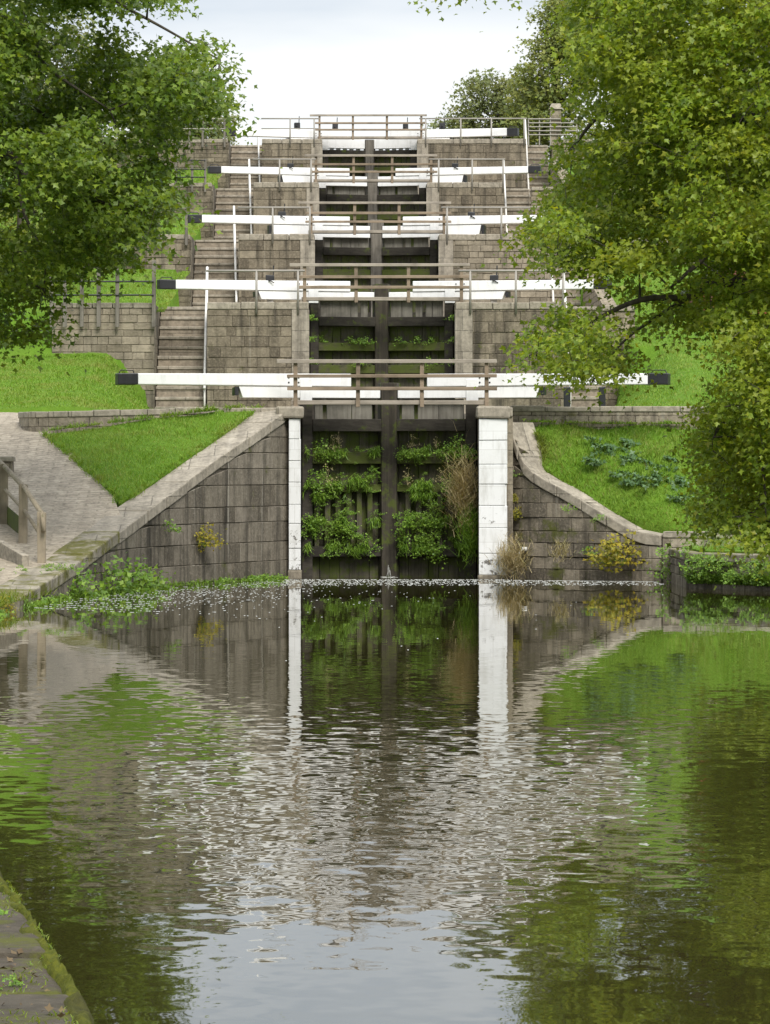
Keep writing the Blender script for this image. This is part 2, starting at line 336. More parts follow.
# ------------------------------------------------------------------ terrain
def lerp_tab(x, tab): return np.interp(x, [t[0] for t in tab], [t[1] for t in tab])
SIDE_L = [(-80, .14), (60, .2), (74, .5), (82, 1.3), (93, 4.1), (96, 4.25), (110.6, 6.0), (111.2, 7.35), (130.6, 9.6), (131.2, 10.7), (150.6, 12.9), (151.2, 14.0), (170.6, 16.3), (171.2, 17.5), (190, 17.6), (700, 17.6)]
SIDE_R = [(-80, .5), (70, .6), (88, 1.1), (93, 4.1), (96, 4.2), (112, 6.5), (132, 9.8), (152, 13.2), (172, 17.0), (190, 17.5), (700, 17.5)]
BANK_L = [(-80, -.3), (5, -.45), (12, -.75), (18.6, -1.31), (24.5, -2.28), (30, -3.5), (38, -5.2), (48, -6.3), (60, -6.6), (70, -6.5), (72, -6.4)]
BANK_R = [(-80, 9.6), (75, 9.7), (81.5, 9.6)]
def hill(x, y):
    x, y = np.asarray(x, float), np.asarray(y, float)
    z = np.where(x < 1, lerp_tab(y, SIDE_L), lerp_tab(y, SIDE_R))
    far = np.clip((np.abs(x) - 14) / 60, 0, 1); z = z + far * np.clip((y - 60) / 60, 0, 1) * 3.0
    # level one strip beside the lowest chamber
    wl1 = np.clip((x + 7.0) / 1.4, 0, 1) * np.clip((9.4 - x) / 1.8, 0, 1) * ((y > 92.6) & (y < 110.5)); z = z * (1 - wl1) + (LV[0] - .04) * wl1
    xrl = np.select([y < 130.5, y < 150.5, y < 170.5], [8.3, 8.35, 9.35], 9.35)
    corr = (y >= 110.5) & (x > -5.7) & (x < xrl) & (y < 215)
    zz = np.select([y < 130.8, y < 150.8, y < 170.8], [LV[0] - .6, LV[1] - .6, LV[2] - .6], LV[3] - .6); z = np.where(corr, zz, z)
    z = np.where((x > XL - .3) & (x < XR + .3) & (y > 90), z * 0 - 1.5, z)
    works_l = (x > -9.6) & (x < 1) & (y < 96) & (y > 71); z = np.where(works_l, np.minimum(z, lerp_tab(y, SIDE_L) - 1.0), z)
    z = np.where((x > -5.8) & (x < XL - .5) & (y > 92.7) & (y < 96), LV[0] - .04, z)
    works_r = (x >= 1) & (x < 12.6) & (y <= 92.6) & (y > 80); z = np.where(works_r, z * 0 - 1.5, z)
    bl = lerp_tab(y, BANK_L); br = lerp_tab(y, BANK_R)
    wlx = np.interp(y, [c[1] for c in WL[::-1]], [c[0] for c in WL[::-1]])
    canal = (y < 93) & (((y < 72) & (x > bl - .45) & (x < br + .45)) | ((y >= 72) & (x > wlx - .75) & (x < 8.0)) | ((y >= 72) & (y < 82) & (x > wlx - .75) & (x < br + .4)))
    return np.where(canal, -1.5, z)
gx = np.concatenate([np.array([-600, -300, -150, -80, -50, -35, -25, -18]), np.arange(-14, 16.01, .4), np.array([19, 25, 35, 50, 80, 150, 300, 600])])
gy = np.concatenate([np.array([-80, -40, -10]), np.arange(0, 70, 2.0), np.arange(70, 176, .4), np.arange(176, 220, 4), np.array([240, 300, 420, 600])])
GX, GY = np.meshgrid(gx, gy); GZ = hill(GX, GY)
bump_n = np.array([[mnoise.noise((a * .35, b * .35, 3.1)) for a in gx] for b in gy]) * .1; GZ = np.where(GZ > 0, GZ + bump_n - .03, GZ)
vv = np.stack([GX, GY, GZ], -1).reshape(-1, 3); nc = len(gx); idx = np.arange(len(gx) * len(gy)).reshape(len(gy), nc)
ff = np.stack([idx[:-1, :-1], idx[:-1, 1:], idx[1:, 1:], idx[1:, :-1]], -1).reshape(-1, 4)
g = mesh_obj('hillside_ground', vv, ff, M['grass_soil'], uv=False, smooth=True); tag(g, 'grassy hillside rising on both sides of the lock staircase', 'ground', kind='structure')

# ------------------------------------------------------------------ water
t = NT('canal_water'); pos = t.pos()
sx = t.n('ShaderNodeSeparateXYZ', {0: pos})
calm = t.math('MULTIPLY', t.ramp(sx.outputs[1], 58, 37, .14, 1.12), t.ramp(sx.outputs[1], 19, 27, .3, 1.0))
pat = t.ramp(t.noise(t.scale(pos, (.25, .09, 1)), 1.0, 2), .35, .62, .55, 1.1)
n_a = t.n('ShaderNodeVectorMath', {0: t.noise(t.scale(pos, (4.6, 4.2, 1)), 1.0, 1, .5, 'Color'), 1: (.5, .5, .5)}, operation='SUBTRACT').outputs[0]
n_b = t.n('ShaderNodeVectorMath', {0: t.noise(t.scale(pos, (.7, 1.3, 1)), 1.0, 2, .5, 'Color'), 1: (.5, .5, .5)}, operation='SUBTRACT').outputs[0]
sl_ = t.n('ShaderNodeVectorMath', {0: t.scale(n_a, (.06, .06, 0)), 1: t.scale(n_b, (.01, .01, 0))}, operation='ADD').outputs[0]
amp = t.n('ShaderNodeVectorMath', {0: sl_, 'Scale': t.math('MULTIPLY', calm, pat)}, operation='SCALE').outputs[0]
nrm = t.n('ShaderNodeVectorMath', {0: t.n('ShaderNodeVectorMath', {0: amp, 1: (0, 0, 1)}, operation='ADD').outputs[0]}, operation='NORMALIZE').outputs[0]
M['water'] = t.done(t.n('ShaderNodeBsdfPrincipled', {'Base Color': (.026, .023, .007), 'Roughness': .015, 'IOR': 1.5, 'Specular IOR Level': .5, 'Normal': nrm}).outputs[0])
b = MB(); b.grid([[(-14, -80, 0), (14, -80, 0)], [(-14, 92.3, 0), (14, 92.3, 0)]])
tag(b.build('canal_water', M['water']), 'still brown canal water mirroring the locks', 'water', kind='structure')
for k in range(5):
    b = MB(); b.grid([[(XL, YG[k] + 1, LV[k] - .9), (XR, YG[k] + 1, LV[k] - .9)], [(XL, YG[k] + 20, LV[k] - .9), (XR, YG[k] + 20, LV[k] - .9)]])
    tag(b.build('chamber_water', M['water']), 'dark water inside the lock chamber behind the %s gates' % ORD[k], 'water', kind='structure')

# ------------------------------------------------------------------ patches of ground (lofts)
def patch(rows, nu, nv, amp=.03, sc=1.2, seed=0, skirt=0):
    R = [[np.array(p, float) for p in r] for r in rows]; out = []
    for i in range(len(R) - 1):
        for a in range(nv + (1 if i == len(R) - 2 else 0)):
            tv = a / nv; row = []
            for j in range(len(R[0]) - 1):
                for c in range(nu + (1 if j == len(R[0]) - 2 else 0)):
                    tu = c / nu
                    p = (R[i][j] * (1 - tu) + R[i][j + 1] * tu) * (1 - tv) + (R[i + 1][j] * (1 - tu) + R[i + 1][j + 1] * tu) * tv
                    p = p.copy(); p[2] += amp * mnoise.noise((p[0] * sc, p[1] * sc, seed + .5)); row.append(tuple(p))
            out.append(row)
    b = MB(); b.grid(out)
    if skirt:
        ring = [r[0] for r in out] + out[-1][1:] + [r[-1] for r in out[::-1]][1:] + out[0][::-1][1:]
        b.grid([ring, [(p[0], p[1], p[2] - skirt) for p in ring]])
    return b
def wl_in(i, off, dz=0):
    n = inward(WL, i, 1); return (WL[i][0] + n[0] * off, WL[i][1] + n[1] * off, WL[i][2] + dz)
if inward(WL, 8, 1)[0] > 0: raise SystemExit('wing wall normal points to the water')
N_WL = len(WL)
rows = [[P(-90, 405, 97.5), P(-30, 409, 97), P(26, 412, 96.3)],
        [P(-90, 432, 91), P(-20, 433, 90.8), P(50, 434, 90.2)],
        [P(-90, 480, 86.5), P(0, 484, 86.2), P(112, 490, 85.4)]]
for i in (14, 18, 22, 26, 29):
    e = np.array(wl_in(i, .35, -.05)); rows.append([(e[0] - 5.2, e[1] + .6, e[2] + .12), (e[0] - 2.2, e[1] + .3, e[2] + .1), tuple(e)])
b = patch(rows, 10, 6, .05, .9)
path_o = b.build('towpath', M['paving'], smooth=True); tag(path_o, 'stone-paved towpath climbing beside the left wing wall', 'path', kind='structure')
i0 = 13
r_top = [P(44, 434, 90.2), P(120, 424, 90.6), P(200, 414, 90.9), P(262, 407, 91.0)]
def mixp(a, b_, t_): return tuple(np.array(a) * (1 - t_) + np.array(b_) * t_)
def grass_row(tt):
    l = mixp(P(44, 434, 90.2), P(118, 496, 84.6), tt); r = mixp(wl_in(0, .75, 0), wl_in(12, .8, .02), tt); r = (r[0], r[1], r[2] - .0)
    return [mixp(l, r, s) for s in (0, .33, .66, 1)]
b = patch([grass_row(0), grass_row(.33), grass_row(.66), grass_row(1)], 6, 8, .08, 1.1, skirt=.7)
lawn_tri = b.build('grass_slope', M['grass_soil'], smooth=True); tag(lawn_tri, 'small triangular grass bank between towpath and left wing wall', 'lawn', kind='structure')
def wr_in(i, off=.5, dz=-.02):
    n = inward(WR, i, -1); return (WR[i][0] + n[0] * off, WR[i][1] + n[1] * off, WR[i][2] + dz)
b = patch([[(4.35, 92.3, 3.86), P(612, 424, 92.3), P(690, 424, 92.3), P(860, 424, 92.3)],
           [wr_in(7), P(625, 458, 91), P(700, 460, 90.8), P(860, 466, 90.4)],
           [wr_in(12), P(650, 492, 90), P(720, 495, 89.8), P(860, 500, 89.4)],
           [wr_in(19), P(676, 530, 89.1), P(730, 531, 89), P(860, 535, 88.9)]], 6, 8, .12, .9, skirt=.9)
lawn_r = b.build('grass_bank', M['grass_soil'], smooth=True); tag(lawn_r, 'lush grass bank behind the right wing wall', 'lawn', kind='structure')

# ------------------------------------------------------------------ wing walls
def wing(name, label, curve, side, mat, cmat, cw, n_cop, split=None):
    root = thing(name, label, 'wall', (curve[0][0], curve[0][1], 0)); inv = -Vector(root.location)
    b = MB(); n = len(curve)
    def off(p): return tuple(Vector(p) + inv)
    fr_b = [off((c[0], c[1], -1.2)) for c in curve]; nseg = 7
    rows_ = []
    for k in range(nseg + 1):
        tt = k / nseg; rows_.append([off((c[0], c[1], -1.2 * (1 - tt) + (c[2] - .26) * tt)) for c in curve])
    b.grid(rows_)
    bk = [[off((c[0] + inward(curve, i, side)[0] * .7, c[1] + inward(curve, i, side)[1] * .7, z if z < 0 else c[2] - .26)) for i, c in enumerate(curve)] for z in (-1.2, 1)]
    b.grid(bk); b.grid([rows_[-1], bk[1]])
    for e in (0, n - 1): b.add([rows_[0][e], bk[0][e], bk[1][e], rows_[-1][e]], [(0, 1, 2, 3)])
    Ls = [0]
    for i in range(1, n): Ls.append(Ls[-1] + np.linalg.norm((curve[i] - curve[i - 1])[:2]))
    def at2(s_):
        i = min(max(int(np.searchsorted(Ls, s_)), 1), n - 1); tt = (s_ - Ls[i - 1]) / (Ls[i] - Ls[i - 1]); c = curve[i - 1] * (1 - tt) + curve[i] * tt; nn = inward(curve, i - 1, side) * (1 - tt) + inward(curve, i, side) * tt
        p_ = off((c[0], c[1], 0)); return p_[0], p_[1], -nn[0], -nn[1]
    zt_ = lambda s_: float(np.interp(s_, Ls, [c[2] for c in curve])) - .265
    b.mi = 1; blocks(b, at2, Ls[-1], -.35, zt_, .43 if side == 1 else .3, .95 if side == 1 else .55, .03, .008 if side == 1 else .02, 3)
    b.build('stone_face', [M['mortar'], mat], root)
    # coping stones, one after another along the sloping top
    L = [0]
    for i in range(1, n): L.append(L[-1] + np.linalg.norm(curve[i] - curve[i - 1]))
    def at(s):
        i = min(max(int(np.searchsorted(L, s)), 1), n - 1); tt = (s - L[i - 1]) / (L[i] - L[i - 1]); c = curve[i - 1] * (1 - tt) + curve[i] * tt
        nn = inward(curve, i - 1, side) * (1 - tt) + inward(curve, i, side) * tt; return c, nn / np.linalg.norm(nn)
    mb = {0: MB(), 1: MB()}
    for k in range(n_cop):
        s0, s1 = L[-1] * k / n_cop + .008, L[-1] * (k + 1) / n_cop - .008
        dz = random.uniform(-.02, .02); dw = random.uniform(-.03, .03); ds = random.uniform(-.015, .015)
        (c0, n0), (c1, n1) = at(s0), at(s1); cm = at((s0 + s1) / 2)
        def ring(c, nn, z): return [off((c[0] - nn[0] * (.06 + ds), c[1] - nn[1] * (.06 + ds), c[2] + z)), off((c[0] + nn[0] * (cw + dw), c[1] + nn[1] * (cw + dw), c[2] + z))]
        a0, a1, am = ring(c0, n0, dz - .262), ring(c1, n1, dz - .262), ring(*cm, dz - .262)
        t0, t1, tm = ring(c0, n0, dz), ring(c1, n1, dz), ring(*cm, dz)
        tgt = mb[1 if split and (s0 / L[-1]) > split else 0]
        tgt.hexa([a0[0], am[0], a1[0], a1[1], am[1], a0[1]], [t0[0], tm[0], t1[0], t1[1], tm[1], t0[1]])
    mb[0].build('coping', cmat, root, .025)
    if split: o = mb[1].build('coping', M['coping_moss'], root, .03); o['label'] = 'mossy lower coping stones'
    return root
wing('wing_wall', 'tall streaked ashlar wing wall sloping down to the water left of the gates', WL, 1, M['b_wing'], M['coping'], .78, 17, .5)
wing('wing_wall', 'curved coursed stone wing wall stepping down right of the gates', WR, 1 if inward(WR, 8, 1)[1] > 0 else -1, M['b_rubble'], M['coping'], .72, 7)

# white painted quoins at the tail of the lowest lock
for nm, x0, x1, lab in (('painted_quoin', -1.42, -1.12, 'narrow white painted stone pillar left of the lowest gates'), ('painted_quoin', 3.2, 3.9, 'wide white painted stone pillar right of the lowest gates')):
    r = thing(nm, lab, 'pillar', ((x0 + x1) / 2, 90.6, 0)); cx = (x0 + x1) / 2
    b = MB(); zq = .22 if x0 < 0 else .1; b.box(x0 - cx + .02, x1 - cx - .02, -.02, .5, zq, 3.9); blocks(b, lambda q: (x0 - cx + q, -.02, 0, -1), x1 - x0, zq, lambda q: 3.9, .52, 2.0, .03, .006, 12); b.build('pillar_face', M['quoin_white'], r)
    b = MB(); b.box(x0 - cx - .02, x1 - cx + .02, -.09, .5, -1.2, .218 if x0 < 0 else .098); b.build('pillar_foot', M['wing'], r, .03)
    b = MB(); b.box(x0 - cx - (.3 if x0 < 0 else .05), x1 - cx + .07, -.12, .7, 3.905, 4.2, .012); b.build('cap_stone', M['coping'], r, .05)
# slender dark quoin beyond the right pillar
# low retaining walls above the grass triangles
def low_wall(label, pts, h, th, mat, ctop=.16):
    r = thing('retaining_wall', label, 'wall', (pts[0][0], pts[0][1], 0)); o0 = np.array([pts[0][0], pts[0][1], 0]); b = MB(); c = MB()
    pts = [np.array(p, float) for p in pts]
    for i in range(len(pts) - 1):
        a, d_ = pts[i] - o0, pts[i + 1] - o0; tv = d_ - a; nn = np.array([-tv[1], tv[0], 0]); nn = nn / np.linalg.norm(nn) * th
        if nn[1] < 0: nn = -nn
        def q(p, z, k): return (p[0] + nn[0] * k, p[1] + nn[1] * k, p[2] + z)
        b.hexa([q(a, -h, 0), q(d_, -h, 0), q(d_, -h, 1), q(a, -h, 1)], [q(a, -ctop, 0), q(d_, -ctop, 0), q(d_, -ctop, 1), q(a, -ctop, 1)])
        j0, j1 = random.uniform(-.015, .015), random.uniform(.01, .02)
        e = tv / np.linalg.norm(tv) * .006
        c.hexa([q(a + e, -ctop + .003, -.06), q(d_ - e, -ctop + .003, -.06), q(d_ - e, -ctop + .003, 1.08), q(a + e, -ctop + .003, 1.08)], [q(a + e, j0, -.06), q(d_ - e, j0, -.06), q(d_ - e, j0, 1.08), q(a + e, j0, 1.08)])
    b.build('stone_face', mat, r); c.build('coping', M['coping'], r, .02); return r
pl = catmull([P(19, 412, 93.4), P(24, 411.5, 91.2), P(48, 411, 90.6), P(120, 409.5, 90.9), P(200, 407.5, 91.2), P(250, 406.5, 91.5)], 3)
low_wall('low mossy retaining wall curving above the grass triangle on the left', pl, 1.1, .4, M['wing_r'])
low_wall('long low stone retaining wall above the right grass bank', [P(x, 406 + .002 * (x - 508), 92.2) for x in (511, 545, 590, 632, 680, 740, 800, 880)], .9, .45, M['wing_r'], .14)
# right bank walls beside the water
r = low_wall('short set-back stone wall behind the right waterside ledge', [(7.52, 88.75, 1.2), (8.3, 88.6, 1.2), (9.2, 88.5, 1.16), (10.4, 88.5, 1.15), (12.8, 88.5, 1.15)], 1.6, .5, M['wing_r'])
r = thing('waterside_ledge', 'low stone waterside ledge with dry grass at the right edge', 'wall', (7.7, 84.2, 0))
b = MB(); q = [(0, 0), (1.0, -1.4), (1.95, -2.6), (5.3, -3.0), (5.3, 4.4), (-.02, 4.4)]; b.prism(q, -1.2, .6); b.mi = 1
for (xa, ya), (xc, yc) in zip([q[-1]] + q[:-2], q[:-1]):
    ln_ = math.hypot(xc - xa, yc - ya); ex, ey = (xc - xa) / ln_, (yc - ya) / ln_
    blocks(b, lambda t_: (xa + ex * t_, ya + ey * t_, ey, -ex), ln_, -.3, lambda t_: .6, .24, .55, .03, .02, int(xa * 10))
b.build('stone_face', [M['mortar'], M['b_rubble']], r)
b = MB(); b.prism([(x + (-.04 if x < 2 else 0), y - .06) for x, y in q], .603, .8); b.build('coping', M['coping_moss'], r, .03)
b = MB(); b.prism([(x * .98 + .3, y * .95 + .35) for x, y in q], .805, .84); b.build('turf_top', M['grass_soil'], r)
# canal edges nearer the camera
def quay(label, tab, side, top, ys, mat):
    r = thing('canal_edge', label, 'canal edge', (lerp_tab(ys[0], tab), ys[0], 0)); L = np.array(r.location); b = MB()
    for a, c in zip(ys[:-1], ys[1:]):
        a_, c_ = a + .012, c - .012; xa, xc = lerp_tab(a_, tab), lerp_tab(c_, tab); j = random.uniform(-.02, .02); jx = random.uniform(-.03, .03)
        f = lambda x, y, z: tuple(np.array([x + jx, y, z]) - L)
        wd = side * .95
        b.hexa([f(xa, a_, -1.4), f(xc, c_, -1.4), f(xc + wd, c_, -1.4), f(xa + wd, a_, -1.4)][::int(side)] , [f(xa, a_, top + j), f(xc, c_, top + j), f(xc + wd, c_, top + j), f(xa + wd, a_, top + j)][::int(side)])
    b.build('edge_stones', mat, r, .05); return r
quay('mossy stone canal edge curving along the left foreground', BANK_L, -1, .09, list(np.arange(-20, 72.5, 1.45)), M['edge'])
quay('stone canal edge below the trees on the right bank', BANK_R, 1, .5, list(np.arange(-20, 82, 2.0)), M['edge'])

# ------------------------------------------------------------------ lock walls (platform blocks), steps, railings
for k in range(5):
    y0 = YF[k]; y1 = YF[k + 1] if k < 4 else 215; z = LV[k]
    for s, lab in ((-1, 'left'), (1, 'right')):
        zb = -1.3 if k == 0 else LV[k - 1] - 1.4
        r = thing('lock_wall', '%s stone chamber wall and platform of the %s lock' % (lab, ORD[k]) if k else '%s stone chamber wall behind the white pillar of the lowest lock' % lab, 'wall', (XL if s < 0 else XR, y0, z))
        if s < 0: xa, xb = XLW[k], XL
        else: xa, xb = XR, XFR[k]
        ox = r.location.x
        yy0 = y0 + (.55 if k == 0 else 0)
        b = MB(); b.box(xa - ox, xb - ox, yy0 - y0, y1 - y0 + .02, zb - z, -.222)
        if k: # body behind the steps
            if s < 0: b.box(-5.7 - ox, XLW[k] - .002 - ox, 3.72, y1 - y0, zb - z, -.222)
            else: b.box(XFR[k] + .002 - ox, XFR[k] + 1.2 - ox, 3.72, y1 - y0, zb - z, -.222)
        rub = (k == 2 and s > 0)
        if k:
            b.mi = 1; xs_ = (xa if s < 0 else xa + .5) - ox; ln_ = xb - xa - .5
            blocks(b, lambda q: (xs_ + q, yy0 - y0, 0, -1), ln_, zb - z + .6, lambda q: -.225, .19 if rub else .31, .38 if rub else .6, .03, .014, k * 2 + s)
        o = b.build('wall_body', [M['front'], M['b_small'] if rub else M['b_front']], r)
        c = MB(); nx = 3 if k else 1
        for i in range(nx): # coping stones along the front, then the paved top
            a0, a1 = xa + (xb - xa) * i / nx + .006, xa + (xb - xa) * (i + 1) / nx - .006
            c.box(a0 - ox, a1 - ox, yy0 - y0 - .05, yy0 - y0 + .6, -.219, random.uniform(-.012, .004), .008)
        c.build('coping', M['coping'], r, .025)
        c = MB(); c.box(xa - ox, xb - ox, yy0 - y0 + .606, y1 - y0, -.219, -.01)
        if k:
            if s < 0: c.box(-5.7 - ox, XLW[k] - .006 - ox, 3.72, y1 - y0, -.219, -.012)
            else: c.box(XFR[k] + .006 - ox, XFR[k] + 1.2 - ox, 3.72, y1 - y0, -.219, -.012)
        c.build('paved_top', M['paving'], r)
        if k: # paler quoin pilaster at the gate opening
            c = MB(); w_ = .5
            if s < 0: c.box(XL - w_ - ox, XL + .02 - ox, -.06, .4, zb - z, -.225)
            else: c.box(XR - .02 - ox, XR + w_ - ox, -.06, .4, zb - z, -.225)
            c.build('quoin', M['pilaster'], r, .02)

def steps(label, x0, x1, yf, za, zb, n, rail_side, group):
    r = thing('stone_steps', label, 'steps', (x0, yf, za), group); b = MB(); nb = MB(); h = (zb - za) / n; run = .335
    for i in range(n):
        b.box(.02, x1 - x0 - .02, i * run, n * run + .06, i * h - (0.8 if i == 0 else .02), (i + 1) * h - .1)
        nb.box(0.0, x1 - x0 - .0, i * run - .035, (i + 1) * run + .02, (i + 1) * h - .097, (i + 1) * h + random.uniform(-.008, .008), .006)
    b.build('riser', M['step'], r); nb.build('tread', M['coping'], r, .02)
    xr = .09 if rail_side < 0 else x1 - x0 - .05; xt = xr if rail_side < 0 else xr - (.06 if x1 < -4 else .2)
    b = MB(); b.tube([(xr, -.1, .85), (xr, .05, 1.0), (xt, n * run, zb - za + 1.22), (xt, n * run + .4, zb - za + 1.22)], .042); b.build('handrail', M['pale_rail'], r, smooth=True)
    for q in (.05, n * run * .5, n * run):
        b = MB(); zz = q / run * h; xq = xr + (xt - xr) * q / (n * run); b.tube([(xq, q, max(0, zz - .3)), (xq, q, zz + 1.0 + .2 * q / (n * run))], .03); b.build('rail_post', M['pale_rail'], r, smooth=True)
    return r
LX0 = [0, -5.7, -5.45, -5.4, -5.4]
for k in range(1, 5):
    steps('stone steps climbing left of the %s gates with pale handrail' % ORD[k], LX0[k], XLW[k] - .02, YF[k], LV[k - 1], LV[k], 11, 1, 'stone stairs between the lock levels')
    steps('stone steps climbing right of the %s gates with pale handrail' % ORD[k], XFR[k] + .03, XFR[k] + 1.15, YF[k], LV[k - 1], LV[k], 11, -1, 'stone stairs between the lock levels')
# dark posts by the foot of the right steps at the lowest level
for i, px in enumerate((567, 602)):
    x, y, z = P(px, 402, 96.5); b = MB(); b.box(-.09, .09, -.09, .09, -.05, .62, .01); o = b.build('short_post', M['black'], bevel=.02); o.location = (x, y, LV[0])
    tag(o, ('left' if i == 0 else 'right') + ' short black timber post under the lowest right balance beam', 'post', 'short black posts')

# terrace retaining walls left and right of the steps
for k in range(1, 5):
    zt = LV[k] - .02; r = thing('terrace_wall', 'rough stone terrace wall left of the %s steps' % ORD[k], 'wall', (LX0[k] - .05, YF[k] + .1, zt))
    xe = -3.0 if k == 1 else -5.5
    b = MB(); b.box(xe, .04, 0, .6, -3.2, -.16); b.box(-.42, .04, .602, 20.0, -3.2, -.03); b.mi = 1; blocks(b, lambda q: (xe + q, 0, 0, -1), .04 - xe, -2.6, lambda q: -.165, .22, .45, .03, .014, k + 40); b.build('stone_face', [M['front'], M['b_small'] if k == 1 else M['b_front']], r)
    b = MB()
    for i in range(5): b.box(xe * (i + 1) / 5 + .008, xe * i / 5 - .008, -.05, .66, -.157, random.uniform(-.01, .02), .008)
    b.build('coping', M['coping'], r, .02)
    x = XFR[k] + 1.2; r = thing('terrace_wall', 'stone terrace wall right of the %s steps' % ORD[k], 'wall', (x, YF[k] + (2.2 if k < 4 else .1), zt))
    tw_ = 1.0 if k == 1 else 4.5
    b = MB(); b.box(0, tw_, 0, .6, -3.2, -.16); b.build('stone_face', M['rubble'], r)
    b = MB()
    for i in range(4): b.box(tw_ * i / 4 + .008, tw_ * (i + 1) / 4 - .008, -.05, .66, -.157, random.uniform(-.01, .02), .008)
    b.build('coping', M['coping'], r, .02)
for k, xw in ((1, 8.3), (2, 8.35), (3, 9.35)):
    r = thing('terrace_wall', 'stone side wall holding the grass slope right of the %s lock' % ORD[k], 'wall', (xw, YF[k] + 2.9, LV[k])); b = MB()
    ys_ = np.linspace(0, 17.0, 6)
    for a, c in zip(ys_[:-1], ys_[1:]):
        za, zc = [max(.05, float(lerp_tab(YF[k] + 2.9 + q, SIDE_R)) - LV[k] + .08) for q in (a, c)]
        b.hexa([(-.05, a, -1.5), (.4, a, -1.5), (.4, c, -1.5), (-.05, c, -1.5)], [(-.05, a, za), (.4, a, za), (.4, c, zc), (-.05, c, zc)])
    b.build('stone_face', M['rubble'], r)

def railing(label, x0, x1, y, z, posts, low=False, h=.92, mat='rail'):
    r = thing('guard_rail', label, 'railing', (x0, y, z), 'grey guard rails along the lock walls')
    b = MB(); b.tube([(0, 0, h), (x1 - x0, 0, h)], .032); b.build('rail_bar', M[mat], r, smooth=True)
    if low: b = MB(); b.tube([(0, 0, h * .5), (x1 - x0, 0, h * .5)], .025); b.build('rail_bar', M[mat], r, smooth=True)
    for p in posts: b = MB(); b.tube([(p - x0, 0, -.35), (p - x0, 0, h)], .034); b.build('rail_post', M[mat], r, smooth=True)
for k in range(1, 5):
    y = YF[k] - .09
    pp = {1: [-2.68, -1.45], 2: [-2.6, -1.3], 3: [-2.72, -1.45], 4: [-2.6, -1.5]}[k]
    railing('grey guard rail on the wall left of the %s gates' % ORD[k], XLW[k] - .02, -1.25, y, LV[k], pp, k == 4)
    pp = {1: [3.65, 5.0, 6.4], 2: [3.5, 5.4, 6.9], 3: [3.7, 5.05, 6.3], 4: [3.6, 5.2, 6.6, 8.1]}[k]
    railing('grey guard rail on the wall right of the %s gates' % ORD[k], 3.3, XFR[k] + .03, y, LV[k], pp)

